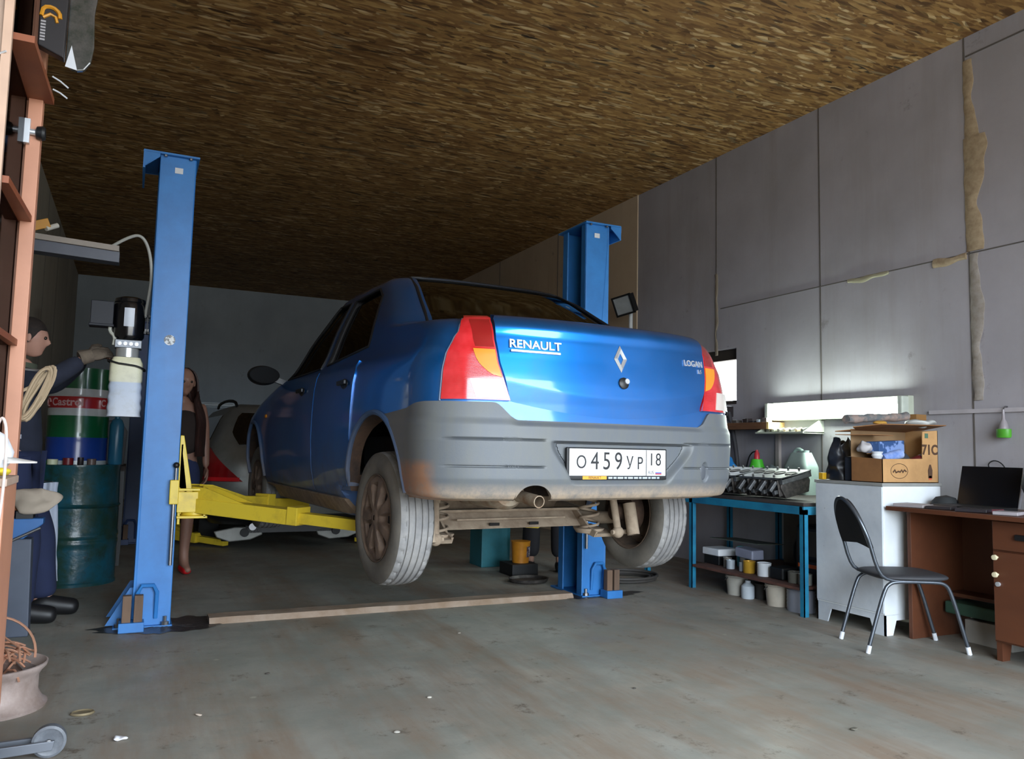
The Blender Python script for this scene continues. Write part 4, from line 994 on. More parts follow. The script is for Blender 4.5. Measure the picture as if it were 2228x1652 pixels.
ap = MB(); ap.prism([(3.42, 0), (3.50, 0), (3.53, .085), (3.83, .085), (3.86, 0), (3.945, 0), (3.945, .12), (3.42, .12)], 4.105, 4.115, 'x'); obj('front_apron', ap, M_scufshade, wc, world=True)
ap = MB(); ap.prism([(4.105, 0), (4.17, 0), (4.20, .085), (4.52, .085), (4.55, 0), (4.62, 0), (4.62, .12), (4.105, .12)], 3.42, 3.43, 'y'); obj('side_apron', ap, M_enam, wc, world=True)
ap = MB(); ap.prism([(4.105, 0), (4.17, 0), (4.20, .085), (4.52, .085), (4.55, 0), (4.62, 0), (4.62, .12), (4.105, .12)], 3.935, 3.945, 'y'); obj('side_apron', ap, M_enam, wc, world=True)
M_card = mat('cardboard', '#b98f5f', .85, col2='#a57e52', sc=5, bs=.1); M_cardd = mat('brown_cardboard', '#8b6038', .85, col2='#7a5230', sc=6); M_cardi = mat('cardboard_inside', '#8d7050', .9)
Z0 = .906
cb = thing('cardboard_box', 'open cardboard carton with a cut-down front and printed sides on the white cabinet', 'box', (4.36, 3.55, Z0))
def wp(nm, poly, a, b_, ax, m): return obj(nm, MB().prism(poly, a, b_, ax), m, cb, world=True)
wp('front_wall', [(4.11, Z0), (4.61, Z0), (4.61, 1.235), (4.47, 1.225), (4.465, 1.055), (4.11, 1.05)], 3.425, 3.429, 'y', M_card)
wp('side_wall', [(3.425, Z0), (3.66, Z0), (3.66, 1.06), (3.425, 1.05)], 4.11, 4.114, 'x', M_cardd)
wp('rear_wall', [(4.11, Z0), (4.61, Z0), (4.61, 1.235), (4.11, 1.235)], 3.656, 3.66, 'y', M_cardi)
wp('side_wall', [(3.425, Z0), (3.66, Z0), (3.66, 1.235), (3.425, 1.235)], 4.606, 4.61, 'x', M_card)
wp('box_base', [(4.11, 3.425), (4.61, 3.425), (4.61, 3.66), (4.11, 3.66)], Z0, Z0+.004, 'z', M_cardi)
fb = MB(); fb.add([(4.02, 3.60, 1.225), (4.61, 3.43, 1.235), (4.62, 3.66, 1.237), (4.11, 3.72, 1.237), (4.10, 3.63, 1.232)], [(0, 1, 2, 3, 4)]); fb.add([(4.02, 3.60, 1.230), (4.61, 3.43, 1.240), (4.62, 3.66, 1.242), (4.11, 3.72, 1.242), (4.10, 3.63, 1.237)], [(4, 3, 2, 1, 0)])
fb = MB(); fb.prism([(4.13, 3.44), (4.66, 3.40), (4.67, 3.66), (4.04, 3.72), (4.12, 3.63), (4.02, 3.56)], 0, .005, 'z'); fb.v = [(x, y, z+1.225+(3.66-y)*.16) for x, y, z in fb.v]; obj('top_flap', fb, M_cardd, cb, world=True)
fb = MB(); fb.prism([(4.12, 3.50), (4.3, 3.5), (4.3, 3.66), (4.02, 3.70)], 1.195, 1.199, 'z'); obj('torn_flap', fb, M_cardd, cb, world=True)
# print on the carton: an oval mark, a bottle outline and big characters
pm = MB(); y_ = 3.4240
pm.tube([(4.255+.075*math.cos(a), y_, .978+.045*math.sin(a)) for a in [k*PI/16 for k in range(32)]], .0016, 5, closed=True)
pm.tube([(4.20, y_, .970), (4.215, y_, .985), (4.225, y_, .968), (4.245, y_, .976), (4.262, y_, .972), (4.275, y_, .985), (4.285, y_, .97), (4.30, y_, .985), (4.315, y_, .975)], .005, 5)
pm.prism([(4.515, .935), (4.55, .935), (4.553, .985), (4.54, 1.02), (4.528, 1.02), (4.513, .985)], y_-.001, y_+.001, 'y')
MT = lambda x, z: Matrix.Translation((x, y_, z)) @ Matrix.Rotation(PI/2, 4, 'X')
merge(pm, text_mb('71C', .085, .0006, MT(4.535, 1.11), bold=.003))
obj('box_print', pm, mat('brown_print', '#4b3424', .8), cb, world=True)
pm = MB().box(4.49, 4.52, y_-.001, y_+.001, 1.185, 1.215); obj('box_stamp', pm, mat('green_print', '#4d6b58', .8), cb, world=True)
pm = MB().box(4.52, 4.545, y_-.001, y_+.001, .925, .95); obj('box_stamp', pm, mat('red_print', '#b5563c', .8), cb, world=True)
# contents
def wob(name, mb, m, label, cat, group=None, **k):
    o = obj(name, mb, m, **k); return tag(o, label, cat, group)
wob('parts_box', MB().cbox((4.30, 3.56, 1.125), (.28, .09, .075), (0, -.05, .15)), mat('blue_carton', '#32507f', .5, col2='#7e97c9', sc=9, lo=.48, hi=.52), 'blue and pale printed parts box lying on top of the open carton\'s contents', 'box', bevel=.003)
wob('paper_bundle', crumple(MB().ball((4.13, 3.57, 1.12), (.05, .05, .035)), .018, 22), mat('white_paper', '#b9b6b8', .8), 'crumpled whitish paper at the left edge of the open carton', 'paper')
wob('plastic_cup', MB().lathe([(.022, 0), (.030, .02), (.024, .03), (.034, .05), (.028, .06), (.036, .075), (0, .075)], 20, Matrix.Translation((4.155, 3.50, 1.02))), mat('white_plastic', '#cfd3d8', .35), 'white ribbed plastic piece sticking up from the left front of the carton', 'plastic piece')
wob('spray_can', MB().cyl((4.20, 3.50, 1.05), (4.34, 3.48, 1.085), .030), mat('blue_white_can', '#6a86c4', .3, col2='#a9b9dd', sc=14), 'blue and white spray can lying in the open carton', 'can')
wob('cardboard_sheet', MB().cbox((4.27, 3.55, 1.082), (.22, .08, .006), (0, 0, .1)), M_card, 'loose piece of light cardboard under the blue parts box', 'cardboard')
wob('rag', crumple(MB().ball((4.38, 3.51, 1.055), (.06, .05, .03)), .014, 20), mat('dark_rag', '#33353c', .9), 'dark crumpled rag in the middle of the open carton', 'rag')
rb_ = thing('sealant_bottle', 'dark red bottle with silver collar and red nozzle poking out of the carton', 'bottle', (4.47, 3.46, 1.05))
Rb = Matrix.Rotation(1.25, 4, 'Y')
obj('bottle_body', MB().lathe([(0, -.10), (.028, -.10), (.028, .0), (.024, .02)], 20, Rb), mat('dark_red_plastic', '#541a1c', .4), rb_); obj('bottle_collar', MB().lathe([(.026, .02), (.026, .05), (.016, .055)], 20, Rb), M_chr, rb_); obj('bottle_nozzle', MB().lathe([(.014, .055), (.011, .085), (0, .088)], 14, Rb), mat('bright_red_plastic', '#d23a3d', .4), rb_)
rl = MB(); rl.grid(lambda u, v: (lerp(4.03, 4.45, u)+.0, 3.62+.03*math.cos(2*PI*v)*(1+.25*noise.noise(Vector((u*5, 0, 0))))-.10*u, 1.292+.004*u*8+.026*math.sin(2*PI*v)*(1+.3*noise.noise(Vector((u*6, 3, 0))))), 30, 16)
rl.lathe([(0, 0), (.028, 0)], 16, Matrix.Translation((4.03, 3.62, 1.292)) @ Matrix.Rotation(PI/2, 4, 'Y'), cap=False)
wob('cloth_roll', crumple(rl, .008, 14), mat('patterned_roll', '#5b6063', .8, col2='#8b7a72', sc=16, lo=.42, hi=.58), 'rolled up grey patterned cloth lying on top of the carton flaps', 'cloth')
wob('yellow_glove', crumple(MB().ball((4.20, 3.515, 1.275), (.05, .03, .014)), .01, 20), mat('ochre_cloth', '#b58a3a', .8), 'small ochre yellow cloth lying on the flap beside the cloth roll', 'cloth')
wob('plastic_sheet', crumple(MB().ball((4.56, 3.50, 1.285), (.12, .07, .022)), .022, 11), mat('white_film', '#b9bbb8', .5), 'crumpled white plastic film on the right end of the carton top', 'plastic film')
wob('wood_offcut', MB().cbox((4.66, 3.60, 1.315), (.11, .05, .06), (0, 0, .1)), mat('brown_offcut', '#8a6437', .8), 'small brown wooden block above the right end of the carton, under the cable duct', 'wood block', bevel=.003)
bb = MB(); bb.grid(lambda u, v: (4.235+.095*math.copysign(abs(math.cos(2*PI*u))**.6, math.cos(2*PI*u))*(1-.35*v*v), 3.835+.085*math.copysign(abs(math.sin(2*PI*u))**.6, math.sin(2*PI*u))*(1-.4*v*v), Z0+.002+.25*v+(.05*noise.noise(Vector((u*9, 1, 2))))*v), 60, 30); bb.v = [(x+.028*noise.noise(Vector((x*22, y*22, z*14)))*min(1, (z-Z0)*12), y+.028*noise.noise(Vector((x*22+5, y*22, z*14)))*min(1, (z-Z0)*12), z) for x, y, z in bb.v]; bb.lathe([(0, 0), (.02, 0)], 6, Matrix.Translation((4.235, 3.835, Z0+.002)), cap=False)
wob('black_bag', bb, mat('black_plastic', '#17181c', .4, col2='#2b2f38', sc=9), 'bunched black plastic bag on the cabinet behind the carton', 'bag')
wob('black_pouch', crumple(MB().box(4.14, 4.22, 3.672, 3.735, Z0, 1.06), .012, 14), mat('navy_pouch', '#232833', .6), 'dark navy pouch standing left of the carton', 'pouch', bevel=.01)
wob('yellow_piece', MB().box(4.12, 4.155, 3.90, 3.935, Z0, .95), mat('yellow_plastic', '#c99b1f', .5), 'small yellow block at the left end of the cabinet top', 'block', bevel=.003)
wob('small_box', MB().cbox((4.42, 3.90, .953), (.06, .05, .08), (0, .2, .3)), mat('dull_beige', '#8d8a7d', .6), 'small beige box at the rear left of the cabinet top', 'box')
# ---------------- desk
M_desk = mat('desk_veneer', '#5c3521', .45, col2='#4c2b1c', sc=4, lo=.35, hi=.7, stretch=(1, .25, 1)); M_deskd = mat('desk_veneer_dark', '#54321f', .5)
dk = thing('desk', 'brown veneered desk along the right wall with a drawer and cupboard at its right end', 'desk', (4.45, 2.6, 0))
obj('desk_top', MB().box(4.10, 4.76, 1.85, 3.40, .745, .770), M_desk, dk, world=True, bevel=.003)
obj('side_panel', MB().box(4.20, 4.72, 3.31, 3.335, 0, .745), M_desk, dk, world=True, bevel=.002)
obj('back_panel', MB().box(4.66, 4.675, 2.80, 3.31, .26, .745), M_deskd, dk, world=True); obj('foot_rail', MB().box(4.50, 4.66, 2.80, 3.31, .24, .26), M_deskd, dk, world=True)
cp = obj('pedestal', MB().box(4.20, 4.72, 2.0, 2.81, .10, .745), M_desk, dk, world=True, bevel=.002)
obj('plinth', MB().prism([(4.21, 0), (4.27, 0), (4.29, .09), (4.6, .09), (4.64, 0), (4.71, 0), (4.71, .10), (4.21, .10)], 2.78, 2.81, 'y'), M_desk, dk, world=True)
obj('plinth', MB().box(4.22, 4.70, 2.02, 2.06, 0, .10), M_desk, dk, world=True)
dr_ = obj('drawer', MB().box(4.183, 4.202, 2.04, 2.80, .585, .735), M_desk, dk, world=True, bevel=.003); obj('drawer_pull', MB().box(4.165, 4.185, 2.60, 2.67, .645, .675), M_blk, dr_, world=True, bevel=.004)
dd_ = obj('cupboard_door', MB().box(4.183, 4.202, 2.04, 2.80, .11, .575), M_desk, dk, world=True, bevel=.003)
for z in (.545, .455): obj('knob', MB().lathe([(.006, 0), (.006, .015), (.015, .02), (.013, .032), (0, .034)], 16, Matrix.Translation((4.183, 2.775, z)) @ Matrix.Rotation(-PI/2, 4, 'Y')), mat('cream_knob', '#cfc6a6', .4), dd_, world=True)
obj('lock', MB().lathe([(.012, 0), (.012, .012), (0, .014)], 16, Matrix.Translation((4.183, 2.772, .405)) @ Matrix.Rotation(-PI/2, 4, 'Y')), M_chr, dd_, world=True)
obj('side_panel', MB().box(4.20, 4.72, 1.87, 1.895, 0, .745), M_desk, dk, world=True)
# things stored under the desk
wob('storage_box', MB().box(4.45, 4.66, 2.88, 3.16, 0, .13), mat('pale_box', '#8f8c86', .7), 'pale low box on the floor under the desk', 'box', bevel=.004)
wob('green_case', MB().box(4.44, 4.65, 2.92, 3.28, .145, .215), mat('green_case_plastic', '#2c4a3c', .6), 'flat dark green case on the pale box under the desk', 'case', bevel=.01)
# on the desk
lp_ = thing('laptop', 'open black laptop with a silver screen edge standing on the desk', 'laptop', (4.42, 3.05, .771), .05)
obj('keyboard_base', MB().box(-.16, .10, -.18, .18, 0, .022), M_blk, lp_, bevel=.004)
obj('screen_panel', MB().prism([(.10, .02), (.112, .02), (.175, .245), (.163, .247)], -.18, .18, 'y'), mat('laptop_black', '#0c0d10', .25), lp_, bevel=.002)
obj('screen_edge', MB().prism([(.098, .02), (.115, .02), (.178, .247), (.161, .249)], -.186, -.18, 'y'), M_chr, lp_)
random.seed(5)
for k, (x, y, w_, d_, z, c_, lb) in enumerate(((4.20, 3.28, .14, .18, .771, '#9c9698', 'crumpled pale paper at the left end of the desk'), (4.24, 3.12, .16, .14, .771, '#2b2628', 'black folder lying in front of the laptop'), (4.22, 2.92, .14, .16, .771, '#231f24', 'black flat pouch on the desk edge right of the folder'), (4.30, 2.90, .12, .14, .771, '#5d2730', 'dark red notebook on the desk below the laptop screen'), (4.20, 2.72, .10, .12, .771, '#9a9498', 'shiny silver wrapper at the desk edge near the drawer'))):
    wob(['paper', 'folder', 'pouch', 'notebook', 'wrapper'][k], crumple(MB().cbox((x, y, z+.010), (w_, d_, .018), (0, 0, random.uniform(-.5, .5))), .004, 18, k), mat('desk_item_%s' % ['paper', 'folder', 'pouch', 'notebook', 'wrapper'][k], c_, .5), lb, ['paper', 'folder', 'pouch', 'notebook', 'wrapper'][k], bevel=.003)
wob('cap', crumple(MB().lathe([(.075, 0), (.07, .03), (.05, .055), (0, .065)], 24, Matrix.Translation((4.50, 3.30, .771))), .010, 14), mat('dark_cap', '#1f2224', .8), 'dark rumpled cap lying on the desk left of the laptop', 'cap')
bg_ = thing('backpack', 'bulky dark blue bag at the right end of the desk', 'bag', (4.52, 2.66, .795))
obj('bag_body', crumple(MB().ball((0, 0, .125), (.13, .17, .135)), .03, 7), mat('dark_bag_cloth', '#1a2233', .7, col2='#3c4554', sc=14, lo=.5, hi=.7), bg_); obj('bag_panel', crumple(MB().ball((-.10, -.08, .10), (.04, .08, .09)), .01, 9), mat('blue_bag_panel', '#56709f', .5), bg_); obj('bag_handle', MB().tube([(0, .06, .24), (0, .05, .29), (0, -.03, .29), (0, -.05, .24)], .008, 8, smooth_path=2), M_blk, bg_)
wob('wall_wire', MB().tube([(5.03, 3.36, .99), (5.02, 3.38, 1.03), (5.02, 3.33, 1.06), (5.02, 3.27, 1.03), (5.02, 3.24, .95), (5.0, 3.22, .80)], .004, 6, smooth_path=2), M_blk, 'thin black wire looping down the wall behind the laptop', 'wire')
# ---------------- chair
ch = thing('chair', 'black padded chair with a thin steel tube frame in front of the white cabinet', 'chair', (3.985, 3.205, 0), math.atan2(-.40, .915))
M_tube = mat('grey_steel_tube', '#5a6068', .3, .7); M_pad = mat('black_pad', '#141416', .7); M_seatp = mat('worn_seat_pad', '#3a3b3f', .55)
st = MB(); st.grid(lambda u, v: (math.copysign(abs(math.cos(2*PI*u))**.5, math.cos(2*PI*u))*.205*(1 if v < .999 else 1)*(math.sin(PI*v)**.25 if 0 < v < 1 else 0), math.copysign(abs(math.sin(2*PI*u))**.5, math.sin(2*PI*u))*.195*(math.sin(PI*v)**.25 if 0 < v < 1 else 0), .405-.018*math.cos(PI*v)), 48, 12)
obj('seat', st, M_seatp, ch)
for s_ in (-1, 1):
    y = s_*.165; yi = s_*.175
    for sx_ in (-1, 1):
        obj('leg', MB().tube([(sx_*.275, y, .03), (sx_*.185, y+.0, .34), (sx_*.15, y, .378), (sx_*.10, y, .384), (0, y, .385)], .0105, 10, smooth_path=2), M_tube, ch)
        obj('foot_cap', MB().cyl((sx_*.281, y, 0), (sx_*.271, y, .042), .013), mat('white_foot_cap', '#c9ccd2', .4), ch)
def hoop(a):
    return (-.20-.135*a, a)
bk = []
for k in range(41):
    a = k/40*PI; yy = .165*math.cos(a); zz = .60+.225*math.sin(a); bk.append((-.245-.10*(zz-.55)/.27, yy*(1 if zz < .7 else 1), zz))
fr_ = [(-.02, .165, .385), (-.12, .165, .388), (-.19, .167, .405), (-.225, .168, .46)]+bk+[(-.225, -.168, .46), (-.19, -.167, .405), (-.12, -.165, .388), (-.02, -.165, .385)]
obj('back_frame', MB().tube(fr_, .0105, 10, smooth_path=1), M_tube, ch)
bp_ = MB()
def BP(u, v, off):
    zz = lerp(.575, .822, v); hw = .163 if zz < .60 else .163*math.sqrt(max(0, 1-((zz-.60)/.2255)**2))
    yy = hw*(2*u-1); return (-.243-.10*(zz-.55)/.27+off+.012*(1-(yy/.165)**2), yy, zz-.012*(1-v)*(abs(2*u-1)))
bp_.grid(lambda u, v: BP(u, v, .014), 24, 20, thick=lambda u, v: BP(u, v, -.014)); obj('backrest', bp_, M_pad, ch)
# ---------------- low shelf goods
def tin(x, y, r, h, col, label, cat='tin', z=.186, nm='paint_tin', group=None, rough=.35, metal=.4, mname=None):
    return tag(obj(nm, MB().lathe([(r*.97, 0), (r, .004), (r, h-.006), (r*1.03, h-.003), (r*1.03, h), (r*.93, h), (r*.93, h-.006), (0, h-.006)], 24, Matrix.Translation((x, y, z))), mat(mname or 'tin_'+label.replace(' ', '_')[:24], col, rough, metal)), label, cat, group)
sb_ = thing('storage_tub', 'white-lidded black tub at the left end of the low bench shelf', 'tub', (4.28, 5.28-.17, .186))
obj('tub_body', MB().box(-.09, .09, -.09, .09, 0, .07), M_blk, sb_, bevel=.006); obj('tub_lid', MB().box(-.10, .10, -.10, .10, .07, .125), mat('white_lid', '#d3d6da', .4), sb_, bevel=.008)
for k, (x, y, c_, hh, lb) in enumerate(((4.20, 4.93, '#7e7b74', .075, 'small grey tin beside the white-lidded tub on the low shelf'), (4.17, 4.86, '#b9c3cb', .065, 'small bright silver tin on the low shelf left of the jars'), (4.24, 4.79, '#66645e', .11, 'tall dull grey tin behind the silver one on the low shelf'), (4.17, 4.735, '#a5afb8', .065, 'narrow silver tin left of the golden tin on the low shelf'))):
    tin(x, y, .032 if k != 3 else .02, hh, c_, lb, group='tins on the low bench shelf')
tin(4.17, 4.655, .045, .085, '#c79a35', 'golden yellow tin in the middle of the low shelf', rough=.3)
tin(4.17, 4.50, .050, .095, '#c6cacf', 'white tin right of the golden tin on the low shelf', metal=0)
tin(4.17, 4.20, .050, .075, '#62625b', 'grey tin near the right end of the low shelf', metal=0)
tin(4.17, 4.11, .045, .072, '#8d9088', 'pale glassy jar against the right leg of the workbench', 'jar', nm='glass_jar', metal=0)
tin(4.36, 4.93, .05, .15, '#4aa1a6', 'turquoise jar standing behind the grey tins on the low shelf', 'jar', nm='plastic_jar', metal=0)
wob('grease_bag', crumple(MB().box(4.20, 4.32, 4.66, 4.84, .275, .35), .016, 16), mat('silver_bag', '#8f93a6', .3, .3), 'silvery plastic bag lying across the tins on the low shelf', 'bag', bevel=.01)
wob('tool_case', MB().box(4.14, 4.30, 4.29, 4.42, .186, .27), M_blk, 'black case with rounded corners right of the white tin on the low shelf', 'case', bevel=.01)
ob = thing('filter_box', 'black and orange filter box at the right end of the low shelf', 'box', (4.33, 4.16, .186))
obj('box_body', MB().box(-.07, .07, -.10, .10, .0, .14), mat('box_black', '#232127', .5), ob, bevel=.003); obj('orange_band', MB().box(-.073, .073, -.102, .102, .10, .125), mat('orange_print', '#c95c22', .5), ob)
wob('metal_sheet', MB().cbox((4.45, 5.0, .37), (.3, .5, .006), (0, .05, .1)), mat('dull_sheet', '#4b5049', .6), 'thin dull metal sheet lying above the jars under the workbench', 'sheet')
wob('beige_panel', MB().box(4.86, 4.90, 4.55, 5.02, .186, .60), mat('beige_sheet', '#6b635a', .8), 'beige panel leaning upright behind the low shelf', 'panel', bevel=.002)
cr_ = thing('old_monitor', 'old dark monitor standing at the back of the low shelf', 'monitor', (4.60, 4.33, .186))
obj('monitor_case', MB().box(-.10, .13, -.2, .2, .0, .36), mat('monitor_plastic', '#2a2826', .5), cr_, bevel=.02); obj('monitor_screen', MB().box(-.105, -.098, -.16, .16, .14, .32), mat('monitor_glass', '#55503f', .3), cr_)
wob('cable_coil', MB().tube([(4.66+.03*math.cos(a), 4.64+.075*math.cos(a), .318+.10*math.sin(a)) for a in [k*PI/12 for k in range(24)]], .022, 8, closed=True), M_blk, 'black cable coil standing at the back of the low shelf', 'cable')
# buckets on the floor
def bucket(x, y, r, h, col, label, nm='bucket', handle=True, mname='bucket_plastic_white'):
    t = thing(nm, label, 'bucket', (x, y, 0), group='buckets under the workbench')
    obj('bucket_body', MB().lathe([(0, 0), (r*.84, 0), (r*.98, h*.86), (r*1.05, h*.87), (r*1.05, h*.91), (r, h*.92), (r*1.02, h), (r*.97, h), (r*.82, .01), (0, .01)], 32), mat(mname, col, .45), t)
    if handle: obj('handle', MB().tube([(r*1.03*math.cos(a), r*1.03*math.sin(a), h*.9-.30*h*math.sin(a)*(1 if 0 < a < PI else 0)) for a in [k*PI/12 for k in range(13)]], .004, 6), M_steel, t)
    return t
bucket(4.20, 4.82, .085, .145, '#a9a69d', 'white plastic bucket on the floor under the low shelf, leftmost of them')
bucket(4.18, 4.38, .085, .150, '#b0a89a', 'taller off-white bucket on the floor in the middle under the low shelf', mname='bucket_plastic_cream')
wob('small_canister', MB().lathe([(.045, 0), (.048, .01), (.048, .09), (.02, .115), (.02, .13), (0, .13)], 20, Matrix.Translation((4.16, 4.66, 0))), mat('pale_canister', '#b5bec6', .4), 'small pale canister on the floor between two white buckets', 'canister')
wob('dark_can', MB().lathe([(.055, 0), (.055, .11), (0, .11)], 20, Matrix.Translation((4.26, 4.62, 0))), mat('dark_drum', '#2c2a28', .6), 'dark can on the floor behind the small pale canister', 'can')
wob('ribbed_tub', MB().lathe([(.085, 0)]+[(.085+.003*(k % 2), .01+.012*k) for k in range(12)]+[(.08, .15), (0, .15)], 28, Matrix.Translation((4.19, 4.17, 0)), sy=1.15), mat('ribbed_grey', '#878b96', .35), 'ribbed grey plastic tub on the floor beside the right bench leg', 'tub')
wob('dark_box', MB().box(4.24, 4.40, 4.24, 4.36, 0, .12), mat('dark_brown_box', '#33291f', .8), 'dark brown box on the floor between cream bucket and ribbed tub', 'box')
# hose and scrap on the floor by the right post
random.seed(3)
hp = []
for k in range(150):
    a = k/150*2*PI*4.3; r = .24+.035*math.sin(a*.37)+.01*(k/30); hp.append((3.74+r*math.cos(a)*.95, 5.66+r*math.sin(a)*.8, .014+.009*(k/40)))
wob('hose_coil', MB().tube(hp, .011, 8), mat('dark_hose', '#3b3835', .6), 'dark hose coiled on the floor between the right post and the workbench', 'hose')
# ------------------------------------------------------------------ pump on the left post, cable, beam
pu = thing('hydraulic_pump', 'black electric pump motor over a cloudy white oil tank beside the left post', 'pump', (-.062, 5.23, 1.20))
M_mot = mat('black_gloss_motor', '#0b0b0d', .22, coat=.5); M_box = mat('dark_blue_box', '#12151f', .6)
obj('motor', MB().lathe([(.0, .455), (.07, .455), (.082, .47), (.085, .48), (.085, .66), (.080, .675), (.085, .68), (.082, .70), (.05, .712), (0, .712)], 32), M_mot, pu)
obj('motor_label', MB().lathe([(.0858, .53), (.0858, .64)], 8, a0=-1.9, a1=-1.25, cap=False), mat('silver_label', '#b9bfc9', .4), pu)
bx = MB(); bx.box(-.205, -.085, -.05, .05, .535, .675); bx.box(-.212, -.08, -.055, .055, .525, .54); obj('switch_box', bx, M_box, pu, bevel=.004)
obj('valve_block', MB().box(-.07, .075, -.055, .055, .405, .455), mat('grey_casting', '#6a6d72', .4, .6, bs=.2), pu, bevel=.004)
for k in range(4): obj('valve_plug', MB().lathe([(.012, 0), (.012, .008), (0, .009)], 12, Matrix.Translation((-.045+.03*k, -.055, .43)) @ Matrix.Rotation(PI/2, 4, 'X')), M_steel, pu)
obj('tank_neck', MB().lathe([(.062, .352), (.062, .405), (0, .405)], 28), mat('chrome_neck', '#b7b8b6', .25, .5), pu)
tk = MB(); tk.grid(lambda u, v: ((.088+.006*(1-v))*math.copysign(abs(math.cos(2*PI*u))**.45, math.cos(2*PI*u))*(1 if 0 < v < 1 else 0)*(.97+.03*math.cos(2*PI*v*6) if v < .6 else 1)*(1-.18*sstep(.86, 1, v)), .075*math.copysign(abs(math.sin(2*PI*u))**.45, math.sin(2*PI*u))*(1 if 0 < v < 1 else 0)*(1-.1*sstep(.86, 1, v)), .352*min(1, max(0, (v*1.04-.02)))), 48, 40)
n = N('oil_tank_plastic'); v = n.coord('Object'); s_ = n.n('ShaderNodeSeparateXYZ'); n.l(v, s_.inputs[0]); c = n.ramp(s_.outputs[2], [(.0, '#b9bec8'), (.20, '#a9b4c6'), (.205, '#c9c7b0'), (.352, '#d3cfae')]); c = n.mix(n.ramp(n.noise(v, 14, 6, .7), [(.5, 0.0), (.75, .4)]), c, '#8d8675'); n.bsdf(c, .45)
obj('oil_tank', tk, n.m, pu); 
obj('tank_strap', MB().tube([(.10*math.copysign(abs(math.cos(a))**.5, math.cos(a)), .085*math.copysign(abs(math.sin(a))**.5, math.sin(a)), .305-.25*.10*math.cos(a)) for a in [k*PI/16 for k in range(32)]], .006, 6, closed=True), M_blk, pu)
obj('fill_hose', MB().tube([(-.10, -.02, .53), (-.10, -.02, .50), (-.07, -.03, .47), (-.075, -.03, .42)], .010, 8, smooth_path=1), mat('white_hose', '#b3b3a8', .5), pu)
br_ = MB(); br_.box(.08, .125, -.02, .02, .60, .615); br_.box(.08, .125, -.02, .02, .50, .515); br_.box(.095, .10, -.02, .02, .50, .615); obj('mount_bracket', br_, M_blk, pu)
cbm = thing('cable_beam', 'grey steel beam reaching from the left wall towards the blue post', 'beam', (-.6, 4.97, 2.10))
bm_ = MB(); bm_.add([(-.45, -.02, .07), (.465, .02, .035), (.465, .16, .035), (-.45, .12, .07), (-.45, -.02, .10), (.465, .02, .066), (.465, .16, .066), (-.45, .12, .10)], [(0, 1, 2, 3), (7, 6, 5, 4), (0, 4, 5, 1), (1, 5, 6, 2), (2, 6, 7, 3), (3, 7, 4, 0)])
obj('beam_profile', bm_, mat('dusty_grey_beam', '#8a8178', .6), cbm); obj('underside_shade', MB().add([(-.45, .0, .005), (.468, .04, -.025), (.468, .15, -.025), (-.45, .11, .005), (-.45, .0, .07), (.468, .04, .035), (.468, .15, .035), (-.45, .11, .07)], [(0, 1, 2, 3), (7, 6, 5, 4), (0, 4, 5, 1), (1, 5, 6, 2), (2, 6, 7, 3), (3, 7, 4, 0)]), mat('beam_shade_tone', '#4a4d58', .5), cbm)  # lower block coloured dark to stand in for the beam's shaded underside
o = obj('power_cable', MB().tube([(-.17, 5.05, 2.175), (-.10, 5.05, 2.23), (-.03, 5.08, 2.27), (.02, 5.10, 2.20), (.045, 5.14, 2.05), (.035, 5.18, 1.92), (.02, 5.22, 1.80)], .009, 8, smooth_path=3), mat('white_cable', '#9a9a94', .5)); tag(o, 'pale power cable arching from the grey beam down to the pump motor', 'cable')
wob('small_packet', MB().cbox((-.535, 5.0, 2.235), (.10, .05, .05), (.2, -.4, .1)), mat('orange_packet', '#b9822a', .6), 'small orange packet lying on the grey beam beside the cabinet', 'packet', bevel=.003)
wob('paper_roll', MB().cyl((-.50, 4.99, 2.215), (-.45, 5.03, 2.25), .014), mat('white_roll', '#c4c1b8', .6), 'small white roll next to the orange packet on the beam', 'roll')
# ------------------------------------------------------------------ glazed cabinet at the left edge
M_sal = mat('salmon_laminate', '#bd8468', .5, col2='#b07a5f', sc=3); M_ora = mat('orange_laminate', '#8e4f30', .5, col2='#7d4429', sc=4); M_bei = mat('beige_laminate', '#b49b8a', .6, col2='#a48c7c', sc=5)
gc = thing('display_cabinet', 'tall salmon laminate cabinet with a dark glass front at the left edge', 'cabinet', (-.62, 2.75, 0))
obj('far_side', MB().box(-.90, -.331, 2.985, 3.005, 0, 2.9), M_sal, gc, world=True); obj('front_edge', MB().box(-.372, -.331, 2.960, 2.985, 0, 2.9), M_sal, gc, world=True, bevel=.002)
obj('near_side', MB().box(-.90, -.365, 2.50, 2.525, .90, 2.9), M_bei, gc, world=True, bevel=.003); obj('near_edge', MB().box(-.385, -.363, 2.488, 2.50, .90, 2.9), mat('pale_edge', '#c9a892', .5), gc, world=True)
obj('cabinet_back', MB().box(-.92, -.90, 2.50, 3.005, 0, 2.9), M_ora, gc, world=True)
for z, x1 in ((2.175, -.302), (1.765, -.338), (1.36, -.352)): obj('cabinet_shelf', MB().prism([(-.90, 2.53), (x1-.012, 2.53), (x1, 2.984), (-.90, 2.984)], z, z+.02, 'z'), M_ora, gc, world=True)
obj('cabinet_top', MB().box(-.90, -.33, 2.50, 3.0, 2.88, 2.9), M_sal, gc, world=True); obj('cabinet_plinth', MB().box(-.90, -.335, 2.53, 2.96, 0, .9), M_sal, gc, world=True)
